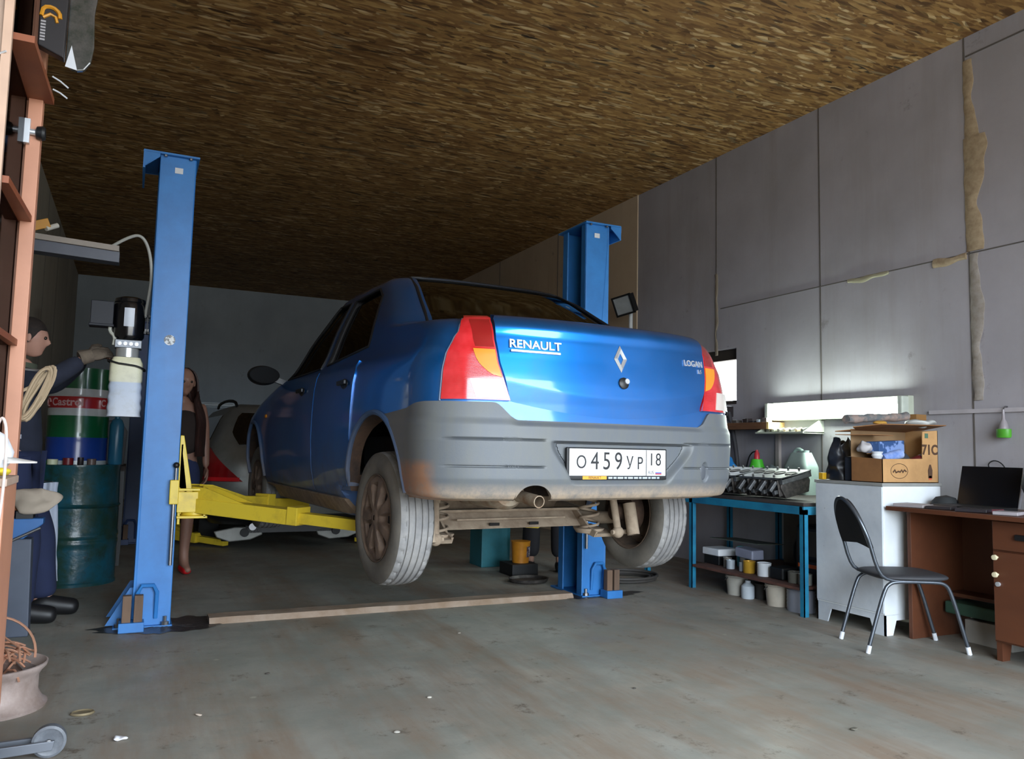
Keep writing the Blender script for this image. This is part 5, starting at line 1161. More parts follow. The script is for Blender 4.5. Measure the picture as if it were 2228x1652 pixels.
n = N('smoky_glass'); t_ = n.n('ShaderNodeBsdfTransparent'); t_.inputs[0].default_value = (.16, .15, .16, 1); g_ = n.n('ShaderNodeBsdfGlossy'); g_.inputs['Roughness'].default_value = .05; mx = n.n('ShaderNodeMixShader'); mx.inputs[0].default_value = .10; n.l(t_.outputs[0], mx.inputs[1]); n.l(g_.outputs[0], mx.inputs[2]); n.l(mx.outputs[0], n.o.inputs[0])
gd = obj('glass_door', MB().box(-.380, -.376, 2.53, 2.955, .92, 2.87), n.m, gc, world=True)
kb = MB(); kb.box(-.395, -.36, 2.94, 2.965, 2.02, 2.10); kb.cyl((-.37, 2.95, 2.06), (-.335, 2.95, 2.06), .010); obj('lock_clamp', kb, M_chr, gd, world=True)
obj('lock_knob', MB().lathe([(.010, 0), (.020, .004), (.024, .02), (.020, .028), (0, .03)], 16, Matrix.Translation((-.345, 2.95, 2.06)) @ Matrix.Rotation(PI/2, 4, 'Y')), M_blk, gd, world=True)
random.seed(2)
for k, (z, y, w_, h_, c_, lb) in enumerate(((1.38, 2.88, .05, .24, '#b8bdc6', 'white paper folder behind the cabinet glass, nearest the orange edge'), (1.38, 2.80, .04, .30, '#c6bf6a', 'yellow folder behind the cabinet glass'), (1.38, 2.72, .05, .22, '#8f98ab', 'pale blue folder behind the cabinet glass'), (1.785, 2.82, .10, .25, '#332c2a', 'dark box behind the glass on the cabinet\'s second shelf'), (2.195, 2.80, .12, .20, '#4a3f3a', 'brown box behind the glass on the cabinet\'s top shelf'))):
    wob(['folder', 'folder', 'folder', 'box', 'box'][k], MB().box(-.52, -.40, y-w_/2, y+w_/2, z+.001, z+h_), mat('shelf_item_%s' % 'abcde'[k], c_, .6), lb, ['folder', 'folder', 'folder', 'box', 'box'][k], bevel=.004)
# packs hanging from the cabinet, ties, rope
hk = thing('hanging_pack', 'black pack with an orange arched mark hanging at the top left corner', 'pack', (-.30, 2.86, 2.28))
obj('pack_card', MB().prism([(-.045, .03), (.03, .0), (.035, .45), (-.05, .45)], -.02, .02, 'y'), mat('pack_black', '#171012', .5), hk, bevel=.004)
om = MB(); om.tube([(-.04+.0, -.022, .125), (-.035, -.022, .155), (-.01, -.022, .160), (.010, -.022, .145), (.012, -.022, .125)], .0065, 6, smooth_path=1); om.tube([(-.035, -.022, .120), (-.015, -.022, .135), (.0, -.022, .128), (.005, -.022, .11)], .005, 6); obj('orange_mark', om, mat('orange_mark', '#c98a1f', .5), hk)
wm = MB()
for k in range(7): wm.box(-.04, -.026, -.0215, -.0205, .045+.010*k, .051+.010*k)
obj('barcode', wm, mat('grey_marks', '#9b9799', .6), hk)
bl = thing('blister_pack', 'clear plastic blister pack with rounded bottom hanging beside the black pack', 'pack', (-.235, 2.90, 2.27))
bb_ = MB(); bb_.prism([(-.035, .02), (-.02, .003), (.0, 0), (.02, .006), (.038, .035), (.045, .09), (.04, .2), (.05, .30), (.05, .46), (-.035, .46)], -.006, .012, 'y'); obj('pack_shell', bb_, mat('clear_film_grey', '#4c4b4a', .15, coat=1, col2='#2d3430', sc=18), bl, bevel=.004)
obj('white_insert', MB().prism([(-.035, .006), (.0, .0), (-.02, .08)], -.009, -.0065, 'y'), mat('white_insert', '#c9cbd0', .5), bl)
for k, (p, q, lb) in enumerate((((-.31, 2.96, 2.262), (-.262, 2.96, 2.232), 'upper of two white cable ties sticking out right of the orange edge'), ((-.305, 2.95, 2.215), (-.262, 2.95, 2.192), 'lower of two white cable ties sticking out right of the orange edge'), ((-.40, 2.49, 2.10), (-.372, 2.48, 2.115), 'short white cable tie in front of the dark cabinet glass'))):
    wob('cable_tie', MB().tube([p, ((p[0]+q[0])/2, p[1], (p[2]+q[2])/2+.003), q], .0028, 6), mat('white_tie', '#c5c8cc', .4), lb, 'cable tie')
random.seed(11)
rp_ = MB()
for k in range(6):
    a0 = random.uniform(-.02, .02); pts = []
    for i in range(25):
        a = i/24*2*PI; pts.append((-.302+.014*math.cos(a)+.038*math.sin(a)+a0*.6+.002*k, 3.022+.006*k+.008*math.sin(a*2+k), 1.215+.085*math.sin(a)-.012*math.cos(a)+.006*math.sin(a*3+k)))
    rp_.tube(pts, .0055, 6, closed=True)
rp_.tube([(-.335, 3.02, 1.22), (-.30, 3.04, 1.245), (-.262, 3.04, 1.30)], .0055, 6)
wob('rope_hook', MB().tube([(-.345, 3.005, 1.292), (-.345, 3.02, 1.292), (-.30, 3.035, 1.290), (-.265, 3.035, 1.291), (-.262, 3.035, 1.305)], .004, 6), M_steel, 'thin steel hook on the cabinet side holding the beige rope', 'hook')
wob('rope_coil', rp_, mat('beige_rope', '#8f7d64', .85), 'coil of beige rope hanging beside the man on the cabinet edge', 'rope')
# low chest with cap and yellow cloth
lc = thing('low_chest', 'waist-high salmon wooden chest at the bottom left edge', 'chest', (-.55, 2.36, 0))
obj('chest_body', MB().box(-.80, -.272, 2.26, 2.46, 0, .95), M_sal, lc, world=True, bevel=.004); obj('chest_top', MB().box(-.81, -.268, 2.25, 2.47, .95, .97), M_bei, lc, world=True, bevel=.003)
cpw = thing('peaked_hat', 'white peaked cap on the salmon chest at the left edge', 'hat', (-.36, 2.38, .972)); obj('cap_crown', MB().lathe([(.085, .04), (.088, .06), (.07, .10), (.03, .125), (0, .13)], 28, sy=.9), mat('white_cloth', '#d9dbe0', .8), cpw); obj('cap_base', MB().lathe([(.06, 0), (.08, .03), (.085, .045)], 28, sy=.9), D.materials['white_cloth'], cpw)
obj('cap_peak', MB().grid(lambda u, v: (.075+.065*v*math.sin(PI*u), -.05+.10*u, .048-.012*v), 16, 6, thick=lambda u, v: (.075+.065*v*math.sin(PI*u), -.05+.10*u, .044-.012*v)), mat('white_peak', '#b9b6b2', .7), cpw)
wob('yellow_cloth', crumple(MB().ball((-.305, 2.30, .985), (.035, .03, .012)), .008, 30), mat('yellow_cloth', '#cdb62f', .8), 'small bright yellow cloth on the chest in front of the white cap', 'cloth')
wob('white_hose', MB().tube([(-.295, 2.25, 1.10), (-.285, 2.24, 1.12), (-.275, 2.24, 1.09), (-.272, 2.24, 1.0), (-.275, 2.24, .90), (-.285, 2.24, .80), (-.30, 2.24, .74)], .0035, 8, smooth_path=2), mat('translucent_hose', '#c9b9b4', .3), 'thin pale hose hanging down the front of the salmon chest', 'hose')
# ------------------------------------------------------------------ drums
n = N('green_drum_paint'); v = n.coord('Object'); c = n.mix(n.ramp(n.noise(v, 3.5, 6, .7), [(.42, 0.0), (.62, 1.0)]), '#1f3f37', '#17566a'); c = n.mix(n.ramp(n.noise(v, 9, 8, .8), [(.55, 0.0), (.66, .7)]), c, '#222a26'); n.bsdf(c, .28, bump=n.noise(v, 6, 4), bs=.4, bd=.02)
dr = thing('oil_drum', 'large dented dark green oil drum on the floor behind the man', 'drum', (-.362, 6.88, 0))
R0 = .288
obj('drum_body', crumple(MB().lathe([(0, .01), (R0, .01), (R0+.008, .0), (R0+.008, .02), (R0, .03)]+[(R0+.007*math.exp(-((z-a)/.012)**2), z) for a in (.30,) for z in [.03+.01*i for i in range(25)]]+[(R0+.006*abs(math.sin((z-.28)*60)), z) for z in [.29+.008*i for i in range(12)]]+[(R0, .40), (R0, .56), (R0+.012, .575), (R0, .59), (R0, .84), (R0+.006, .86), (R0+.006, .875), (R0-.012, .875), (R0-.014, .862), (0, .862)], 64), .006, 4), n.m, dr)
ud = thing('small_oil_drum', 'green, white, red and blue oil drum standing on the dark green drum', 'drum', (-.385, 6.86, .876))
R1 = .207; bands = [(.0, .03, '#b9c4c8', 'a'), (.03, .20, '#1d3f93', 'b'), (.20, .36, '#0f5c34', 'c'), (.36, .415, '#c3c8ca', 'd'), (.415, .50, '#b5282b', 'e'), (.50, .56, '#c3c8ca', 'd'), (.56, .70, '#0f5c34', 'c')]
db = MB(); ms_ = []
for k, (a, b_, c_, nm) in enumerate(bands):
    db.lathe([(R1+(.004 if abs(z-.2) < .006 or abs(z-.5) < .006 else 0), z) for z in [lerp(a, b_, i/8) for i in range(9)]], 64, mi=k, cap=False); ms_.append(mat('drum_band_'+{'a': 'rim', 'b': 'blue', 'c': 'green', 'd': 'white', 'e': 'red'}[nm], c_, .25, coat=.4))
db.lathe([(R1+.004, .70), (R1+.004, .715), (R1-.01, .715), (R1-.01, .705), (0, .705)], 48, mi=6, cap=False); db.lathe([(R1, 0), (0, .0)], 48, mi=0, cap=False)
ub = obj('drum_body', db, ms_, ud)
def wrap_text(s, size, r, ang, z, bold=.002):
    tx_ = text_mb(s, size, .0, Matrix(), bold=bold); out = MB(); out.f = tx_.f; out.m = tx_.m; out.s = tx_.s
    out.v = [((r+.0012)*math.sin(ang+x/r), -(r+.0012)*math.cos(ang+x/r), z+y) for x, y, q in tx_.v]; return out
obj('drum_lettering', wrap_text('Castrol', .078, R1, -.38, .457), mat('pink_white_print', '#d9aeb0', .5), ub, recalc=False); obj('drum_mark', wrap_text('C', .07, R1, .92, .457), mat('pink_white_print', '#d9aeb0', .5), ub, recalc=False)
rg = MB().tube([((R1+.003)*math.sin(-1.18+.14*math.cos(a)), -(R1+.003)*math.cos(-1.18+.14*math.cos(a)), .457+.028*math.sin(a)) for a in [k*PI/8 for k in range(14)]], .005, 5); obj('drum_emblem', rg, mat('pink_white_print', '#d9aeb0', .5), ub)
for k, (x, y, r, h, c_, lb) in enumerate(((-.52, 6.64, .035, .04, '#c9cfae', 'cream cup at the left foot of the striped drum'), (-.42, 6.615, .035, .05, '#6d1c22', 'dark red jar lid in front of the striped drum'), (-.34, 6.625, .02, .055, '#2c2528', 'small black jar in front of the striped drum'), (-.27, 6.64, .03, .045, '#6a5a55', 'brown tin at the right foot of the striped drum'))):
    wob(['cup', 'jar', 'small_jar', 'tin'][k], MB().lathe([(r*.9, 0), (r, .003), (r, h), (0, h)], 20, Matrix.Translation((x, y, .876))), mat('drumtop_%s' % ['cup', 'jar', 'small_jar', 'tin'][k], c_, .4), lb, ['cup', 'jar', 'jar', 'tin'][k])
wob('gas_cylinder', MB().lathe([(.045, 0), (.05, .01), (.05, .30), (.035, .34), (.02, .35), (.02, .38), (0, .38)], 24, Matrix.Translation((-.12, 6.82, .876))), mat('teal_cylinder', '#256482', .3), 'slim teal cylinder standing right of the striped drum', 'cylinder')
wob('green_rag', crumple(MB().ball((-.575, 6.72, .893), (.05, .05, .018)), .01, 25), mat('green_rag', '#1d7a3a', .8), 'small green rag left of the striped drum', 'rag')
wb_ = thing('wall_bench', 'dark cluttered side table behind the drums by the left wall', 'table', (-.30, 8.0, 0))
obj('table_top', MB().box(-1.0, -.05, 7.6, 8.4, .80, .84), M_dkboard, wb_, world=True)
for x, y in ((-.98, 7.62), (-.10, 7.62), (-.98, 8.35), (-.10, 8.35)): obj('table_leg', MB().box(x, x+.045, y, y+.045, 0, .80), M_blk, wb_, world=True)
wob('grey_sack', crumple(MB().lathe([(.10, 0), (.11, .1), (.10, .3), (.07, .38), (0, .40)], 24, Matrix.Translation((-.17, 7.8, .841)), sx=1.1), .02, 8), mat('grey_sack', '#5d6064', .85), 'upright grey sack on the dark side table below the oil tank', 'sack')
wob('white_carton', MB().box(-.62, -.36, 7.7, 7.95, .841, 1.0), mat('dim_white_carton', '#8a8b88', .8), 'dim white carton on the dark side table left of the grey sack', 'box', bevel=.003)
# blue vice stand with rag and blocks
M_slate = mat('slate_paint', '#4b5260', .45)
vs_ = thing('vice_stand', 'slate grey pedestal with a blue vice in front of the man\'s legs', 'vice', (-.53, 5.12, 0))
obj('pedestal', MB().prism([(-.075, 0), (.075, 0), (.06, .52), (-.06, .52)], -.05, .06, 'y'), M_slate, vs_, bevel=.006); obj('vice_body', MB().prism([(-.09, .52), (.02, .52), (.11, .60), (.11, .63), (-.09, .63)], -.05, .05, 'y'), mat('vice_blue', '#31639d', .4), vs_, bevel=.005)
obj('vice_jaw', MB().box(-.02, .06, -.06, .06, .63, .67), M_blk, vs_); obj('vice_handle', MB().cyl((-.06, -.06, .50), (.10, -.06, .58), .008, n=10), M_steel, vs_)
wob('wood_block', MB().box(-.66, -.50, 5.09, 5.16, .672, .705), mat('orange_wood', '#9c6238', .7, col2='#87522d', sc=6), 'orange wooden block clamped across the blue vice', 'wood block', bevel=.003)
wob('dusty_rag', crumple(MB().ball((-.47, 5.08, .735), (.13, .08, .045)), .055, 11), mat('beige_rag', '#a6998a', .9), 'dusty beige rag draped over the blue vice', 'rag')
wob('hanging_cloth', crumple(MB().grid(lambda u, v: (-.515+.085*u+.04*(1-v), 5.92+.012*math.sin(u*9), .16+.62*v), 14, 30, thick=lambda u, v: (-.515+.085*u+.04*(1-v), 5.928+.012*math.sin(u*9), .16+.62*v)), .012, 8), mat('white_rag', '#aab1c0', .85), 'long white rag hanging between the man and the green drum', 'rag')
wob('rag_hanger', MB().tube([(-.46, 5.926, 0), (-.46, 5.926, .79), (-.52, 5.926, .79)], .008, 8), M_blk, 'thin dark stand holding the long white rag', 'stand')
# ------------------------------------------------------------------ bottom-left: rim with copper scrap, trolley caster
rm_ = thing('wheel_rim', 'old pinkish steel wheel rim lying flat at the bottom left, full of copper scrap', 'wheel rim', (-.452, 3.80, 0))
M_rust = mat('pinkish_steel', '#b5a49d', .5, .15, col2='#94827a', sc=7, bs=.3)
obj('rim_barrel', MB().lathe([(.175, 0), (.192, .0), (.196, .012), (.182, .02), (.170, .04), (.160, .06), (.160, .12), (.172, .14), (.186, .155), (.190, .17), (.184, .172), (.176, .16), (.150, .14), (.150, .05), (.165, .02)], 56), M_rust, rm_); obj('rim_disc', MB().lathe([(.0, .05), (.05, .05), (.11, .07), (.152, .06)], 40, cap=False), M_rust, rm_)
wob('rim_scrap', crumple(MB().lathe([(.145, .075), (.10, .12), (.05, .15), (0, .165)], 28, Matrix.Translation((-.452, 3.80, 0)), cap=False), .02, 14), mat('rusty_scrap', '#5c4840', .7, .3, col2='#8a7468', sc=16, lo=.45, hi=.6, bs=.5), 'rusty metal scrap heaped in the flat wheel rim', 'scrap', kind=None) if False else tag(obj('rim_scrap', crumple(MB().lathe([(.145, .075), (.10, .14), (.05, .19), (0, .20)], 28, Matrix.Translation((-.452, 3.80, 0)), cap=False), .02, 14), mat('rusty_scrap', '#5c4840', .7, .3, col2='#8a7468', sc=16, lo=.45, hi=.6, bs=.5)), 'rusty metal scrap heaped in the flat wheel rim', 'scrap', kind='stuff')
M_cop = mat('copper', '#e0a98c', .35, .6)
random.seed(8)
for k in range(20):
    a = random.uniform(-1.5, 1.2); r = random.uniform(.02, .12); cx_, cy_ = -.452+r*math.cos(a), 3.80+r*math.sin(a)-.02; z = .20+.06*random.random()-r*.6
    d_ = random.uniform(0, PI); L_ = random.uniform(.05, .11)
    pts = [(cx_+L_*math.cos(d_)*q, cy_+L_*math.sin(d_)*q, z+.035*(1-q*q)+random.uniform(-.01, .01)) for q in (-1, -.5, 0, .5, 1)]
    wob('copper_strip', MB().tube(pts, .0045, 6, smooth_path=2), M_cop, 'bent copper strip in the heap on the flat wheel rim', 'copper strip', 'copper strips heaped on the wheel rim')
wob('copper_hoop', MB().tube([(-.47+.16*math.cos(a), 3.80+.03*math.sin(a), .20+.15*math.sin(a)) for a in [PI*k/18-.1 for k in range(19)]], .005, 6), M_cop, 'thin copper hoop arching above the scrap in the wheel rim', 'copper hoop')
tj = thing('trolley_foot', 'grey steel trolley leg with a caster wheel at the bottom left corner', 'trolley', (-.20, 3.17, 0))
obj('caster_wheel', MB().lathe([(0, -.014), (.036, -.014), (.044, -.018), (.052, -.014), (.052, .014), (.044, .018), (.036, .014), (0, .014)], 36, Matrix.Translation((.0, .0, .0525)) @ Matrix.Rotation(PI/2, 4, 'X')), mat('grey_caster', '#55595f', .5, col2='#6a6e74', sc=20), tj)
obj('axle_bolt', MB().lathe([(.010, 0), (.010, .03), (0, .032)], 12, Matrix.Translation((.0, .0, .0525)) @ Matrix.Rotation(PI/2, 4, 'X')), M_steel, tj)
obj('trolley_leg', MB().prism([(-.55, .008), (.012, .03), (.018, .06), (-.55, .048)], -.036, -.022, 'y'), mat('worn_steel_paint', '#6f747c', .4, .4), tj, bevel=.002); obj('trolley_leg', MB().prism([(-.55, .008), (.0, .03), (.0, .06), (-.55, .048)], .022, .036, 'y'), mat('worn_steel_paint', '#6f747c', .4, .4), tj)
obj('trolley_base', MB().box(-.60, -.45, -.15, .15, .0, .05), M_slate, tj)
def scrap(x, y, r, c_, lb, nm='scrap_piece', cat='debris', sz=.3):
    wob(nm, crumple(MB().ball((x, y, r*sz), (r, r*.7, r*sz)), r*.3, 40), mat('floor_bit_%02d' % int(abs(x*37+y*91) % 97), c_, .6), lb, cat)
scrap(.018, 3.245, .026, '#e2e4ea', 'small crumpled white paper on the floor near the bottom left', 'paper_scrap', 'paper', .25)
wob('bottle_cap', MB().lathe([(.03, 0), (.034, .004), (.030, .010), (.026, .006), (0, .005)], 24, Matrix.Translation((-.12, 3.60, 0)), sx=1.3), mat('dull_brass', '#8a7d62', .5, .4), 'flat dull brass lid on the floor right of the wheel rim', 'lid')
for x, y, r, c_, lb in ((.29, 3.42, .014, '#a89a8c', 'pale pebble on the floor below the left post'), (.62, 3.9, .012, '#4c4540', 'dark crumb on the open floor right of the left post'), (2.10, 3.09, .009, '#3a3531', 'dark crumb on the floor in front of the car'), (2.6, 2.32, .018, '#5d5a50', 'olive crumb on the floor in the lower right'), (1.2, 3.3, .010, '#b4afa4', 'pale chip on the floor below the rear wheel'), (1.75, 4.35, .011, '#8f887d', 'grey chip on the floor under the bumper'), (.95, 2.95, .012, '#a39f96', 'pale chip on the floor at the bottom centre')): scrap(x, y, r, c_, lb)
wob('steel_tray', MB().lathe([(.10, 0), (.13, .01), (.14, .035), (.13, .035), (.12, .015), (0, .01)], 28, Matrix.Translation((2.92, 5.80, 0)), sx=1.2), M_aludk, 'low dark metal dish on the floor left of the right post foot', 'dish')
# ------------------------------------------------------------------ bucket and legs of a third person behind the right post
jr = thing('lubricant_pail', 'orange pail with dark lettering patch on the floor behind the right side', 'pail', (3.03, 6.18, .10))
obj('pail_body', MB().lathe([(.0, 0), (.07, .0), (.082, .17), (.085, .18), (0, .18)], 28), mat('orange_pail', '#c98522', .45, col2='#b06f1c', sc=8), jr); obj('pail_label', MB().lathe([(.078, .05), (.084, .14)], 8, a0=-1.3, a1=-.55, cap=False), mat('pail_print', '#3a2a3c', .6, col2='#a9a2a6', sc=40, lo=.5, hi=.55), jr)
wob('low_crate', MB().box(2.90, 3.14, 6.06, 6.32, 0, .098), mat('black_crate', '#17181b', .6), 'low black crate under the orange pail', 'crate', bevel=.004)
wob('teal_cupboard', MB().box(2.86, 3.14, 6.62, 6.9, .0, .62), mat('teal_cupboard_paint', '#2a7683', .5, col2='#246670', sc=5), 'teal metal cupboard behind the orange pail', 'cupboard', bevel=.006)
# ------------------------------------------------------------------ people
def skin(name, nodes, edges, m, parent=None, root=None, sub=2, hide=False):
    me = D.meshes.new(name); names = list(nodes); idx = {k: i for i, k in enumerate(names)}
    me.from_pydata([nodes[k][:3] for k in names], [(idx[a], idx[b_]) for a, b_ in edges], [])
    bm = bmesh.new(); bm.from_mesh(me); L = bm.verts.layers.skin.verify(); bm.verts.ensure_lookup_table()
    for k in names:
        v = bm.verts[idx[k]]; r = nodes[k][3]; r = r if isinstance(r, tuple) else (r, r); v[L].radius = r; v[L].use_root = (k == (root or names[0]))
    bm.to_mesh(me); bm.free(); me.materials.append(m)
    o = D.objects.new(name, me); COL.objects.link(o); o.parent = parent
    s = o.modifiers.new('skin', 'SKIN'); s.use_smooth_shade = True; s.use_x_symmetry = False
    q = o.modifiers.new('sub', 'SUBSURF'); q.levels = sub; q.render_levels = sub
    freeze(o)
    for p in o.data.polygons: p.use_smooth = True
    return o
def head_mb(c, yaw=0, s=1.0):
    """face looks along +x; c = centre of skull"""
    mb = MB(); M0 = Matrix.Translation(c) @ Matrix.Rotation(yaw, 4, 'Z') @ Matrix.Scale(s, 4)
    P = []
    nu, nv = 36, 28
    def f(u, v):
        th = 2*PI*u; ph = PI*v; d = Vector((math.sin(ph)*math.cos(th), math.sin(ph)*math.sin(th), -math.cos(ph)))
        x = d.x*(.098 if d.x > 0 else .100); y = d.y*.076; z = d.z*.115
        if d.z < 0:      # jaw
            k = -d.z; x = x*(1-.22*k)+.022*k*k; y *= 1-.34*k
        if d.x > .6: x += -.010*(d.x-.6)
        # nose, brow, lips, eye sockets, chin
        def bump(cy, cz, ry, rz, a): return a*math.exp(-((y-cy)/ry)**2-((z-cz)/rz)**2) if d.x > 0 else 0
        x += bump(0, -.022, .012, .020, .022)+bump(0, -.036, .015, .010, .010)+bump(0, .022, .05, .012, .004)+bump(0, -.066, .018, .007, .006)+bump(0, -.098, .02, .014, .010)-bump(.030, .0, .016, .012, .008)-bump(-.030, .0, .016, .012, .008)
        return tuple(M0 @ Vector((x, y, z)))
    mb.grid(f, nu, nv)
    for sy in (-1, 1):
        mb.ball(M0 @ Vector((-.002, sy*.078, -.008)), (.018*s, .008*s, .030*s), rot=Matrix.Rotation(yaw+sy*.35, 3, 'Z'))
    return mb
def hand_mb(wrist, direction, palm_n, s=1.0, curl=.5, side=1):
    w = Vector(wrist); d = Vector(direction).normalized(); n_ = Vector(palm_n).normalized(); n_ = (n_-d*n_.dot(d)).normalized(); l = d.cross(n_)*side
    mb = MB(); R = Matrix((d, l, n_)).transposed()
    mb.ball(w+d*.045*s, (.052*s, .040*s, .016*s), rot=R)
    for k, (off, ln, r) in enumerate(((.030, .070, .0085), (.011, .078, .009), (-.010, .073, .0085), (-.029, .058, .0075))):
        p = w+d*.082*s+l*off*s; pts = [p-d*.02*s]; a = 0
        for seg in (.45, .32, .23):
            q = pts[-1] if len(pts) > 1 else p
            if len(pts) == 1: pts.append(p)
            a += curl*(.5+.25*len(pts)); dd = d*math.cos(a)+n_*math.sin(a); pts.append(pts[-1]+dd*ln*seg*s)
        mb.tube(pts, [r*s*1.1, r*s, r*s, r*s*.9, r*s*.75], 8); mb.ball(pts[-1], r*s*.8, n=6)
    t0 = w+d*.022*s+l*.030*s; t1 = t0+(d*.55+l*.75+n_*.25).normalized()*.035*s; t2 = t1+(d*.9+l*.25+n_*.45).normalized()*.030*s; t3 = t2+(d*.9+n_*.5).normalized()*.022*s
    mb.tube([t0, t1, t2, t3], [.013*s, .011*s, .010*s, .008*s], 8); mb.ball(t3, .008*s, n=6); return mb
def fuse(o, extra, voxel=.007):
    """join extra meshes to o and remesh to a single continuous skin"""
    bm = bmesh.new(); bm.from_mesh(o.data)
    for e in extra:
        me = D.meshes.new('x'); me.from_pydata(e.v, [], e.f); bm.from_mesh(me); D.meshes.remove(me)
    bmesh.ops.recalc_face_normals(bm, faces=bm.faces); bm.to_mesh(o.data); bm.free()
    r = o.modifiers.new('r', 'REMESH'); r.mode = 'VOXEL'; r.voxel_size = voxel; r.use_smooth_shade = True
    s = o.modifiers.new('s', 'SMOOTH'); s.factor = .5; s.iterations = 2
    freeze(o); 
    for p in o.data.polygons: p.use_smooth = True
def person(label, loc, rz, J, skin_col, group=None, voxel=.007, yaw=0):
    """J: joint dict; returns root thing + body"""
    t = thing('person', label, 'person', loc, rz, group)
    ms = mat('skin_'+str(len(_mc)), skin_col, .55, col2=tuple(x*.85 for x in lin(skin_col)), sc=9)
    nodes = {'pelvis': (*J['pelvis'], (.15, .115)), 'waist': (*J['waist'], (.125, .10)), 'chest': (*J['chest'], (.15, .115)), 'neck0': (*J['neck0'], .062), 'neck1': (*J['neck1'], .055)}
    edges = [('pelvis', 'waist'), ('waist', 'chest'), ('chest', 'neck0'), ('neck0', 'neck1')]
    for s in 'LR':
        nodes.update({'sh'+s: (*J['sh'+s], .058), 'el'+s: (*J['el'+s], .040), 'wr'+s: (*J['wr'+s], .027), 'hip'+s: (*J['hip'+s], .088), 'kn'+s: (*J['kn'+s], .055), 'calf'+s: (*[lerp(J['kn'+s][i], J['an'+s][i], .3) for i in range(3)], .052), 'an'+s: (*J['an'+s], .035)})
        toe = Vector(J['toe'+s]); nodes['heel'+s] = (*J['heel'+s], .032); nodes['toe'+s] = (*toe, .026)
        edges += [('chest', 'sh'+s), ('sh'+s, 'el'+s), ('el'+s, 'wr'+s), ('pelvis', 'hip'+s), ('hip'+s, 'kn'+s), ('kn'+s, 'calf'+s), ('calf'+s, 'an'+s), ('an'+s, 'heel'+s), ('an'+s, 'toe'+s)]
    b = skin('body', nodes, edges, ms, t, 'pelvis', 2)
    fuse(b, [head_mb(J['head'], yaw)]+[hand_mb(J['wr'+s], J['hd'+s][0], J['hd'+s][1], 1, J['hd'+s][2], J['hd'+s][3]) for s in 'LR'], voxel)
    for sy in (-1, 1):
        e = MB().ball(Matrix.Translation(J['head']) @ Matrix.Rotation(yaw, 4, 'Z') @ Vector((.081, sy*.030, .0)), .011, n=8); obj('eye', e, mat('eye_dark', '#2a211c', .2), b)
    return t, b
# the man at the pump, turned to the right, arms reaching for the tank
J = dict(pelvis=(0, 0, .92), waist=(.0, 0, 1.10), chest=(.02, 0, 1.33), neck0=(.01, 0, 1.47), neck1=(.025, 0, 1.55), head=(.05, 0, 1.665),
    shR=(.02, -.19, 1.41), elR=(.17, -.27, 1.385), wrR=(.375, -.20, 1.555), shL=(.02, .19, 1.41), elL=(.18, .24, 1.40), wrL=(.36, .06, 1.585),
    hdR=((.9, .25, .35), (0, .6, -.5), .5, 1), hdL=((.9, -.2, .2), (0, -.6, -.4), .5, -1),
    hipR=(0, -.10, .88), knR=(.12, -.13, .48), anR=(.10, -.13, .085), heelR=(.06, -.13, .035), toeR=(.27, -.13, .03),
    hipL=(0, .10, .88), knL=(.17, .12, .49), anL=(.20, .10, .085), heelL=(.15, .10, .035), toeL=(.37, .10, .03))
man, mb_ = person('man in dark navy work clothes at the left edge reaching for the oil tank', (-.645, 5.53, 0), 0, J, '#b88a78')
M_navy = mat('navy_work_cloth', '#232838', .9, col2='#1b1f2d', sc=9, bs=.3, bsc=25); M_hair = mat('dark_brown_hair', '#1a1310', .8, col2='#2a1f19', sc=60, bs=.6, bsc=120)
def N_(d): return {k: v for k, v in d.items()}
jn = {'p': (0, 0, .86, (.185, .15)), 'w': (0, 0, 1.08, (.165, .14)), 'c': (.015, 0, 1.32, (.185, .15)), 'n': (.012, 0, 1.455, .085)}
je = [('p', 'w'), ('w', 'c'), ('c', 'n')]
for s in 'LR':
    a, b_, c_ = J['sh'+s], J['el'+s], J['wr'+s]; jn.update({'s'+s: (*a, .085), 'e'+s: (*b_, .064), 'f'+s: (*[lerp(b_[i], c_[i], .6) for i in range(3)], .055), 'h'+s: (*[lerp(b_[i], c_[i], .86) for i in range(3)], .048)}); je += [('c', 's'+s), ('s'+s, 'e'+s), ('e'+s, 'f'+s), ('f'+s, 'h'+s)]
skin('jacket', jn, je, M_navy, man, 'p')
tn = {'p': (0, 0, .92, (.165, .135))}; te_ = []
for s in 'LR':
    h, k, a = J['hip'+s], J['kn'+s], J['an'+s]; tn.update({'h'+s: (*h, .115), 'k'+s: (*k, .085), 'c'+s: (*[lerp(k[i], a[i], .5) for i in range(3)], .080), 'a'+s: (a[0], a[1], a[2]+.01, .088)}); te_ += [('p', 'h'+s), ('h'+s, 'k'+s), ('k'+s, 'c'+s), ('c'+s, 'a'+s)]
skin('trousers', tn, te_, mat('navy_trousers', '#1e2746', .9, bs=.3, bsc=25), man, 'p')
for s in 'LR':
    a, h, t_ = J['an'+s], J['heel'+s], J['toe'+s]
    skin('shoe', {'a': (a[0], a[1], .10, .066), 'h': (h[0]-.02, h[1], .05, .058), 'm': ((h[0]+t_[0])/2, h[1], .055, .064), 't': (t_[0]+.035, t_[1], .045, (.062, .050))}, [('a', 'h'), ('a', 'm'), ('m', 't'), ('h', 'm')], mat('black_shoe', '#151517', .5), man, 'm')
gm = mat('work_glove', '#6b5f52', .9, col2='#574c42', sc=20)
for s in 'LR':
    g = hand_mb(J['wr'+s], J['hd'+s][0], J['hd'+s][1], 1.12, J['hd'+s][2], J['hd'+s][3]); w = Vector(J['wr'+s]); d_ = Vector(J['hd'+s][0]).normalized(); g.cyl(w-d_*.05, w+d_*.02, .042, .038, 16); obj('glove', g, gm, man)
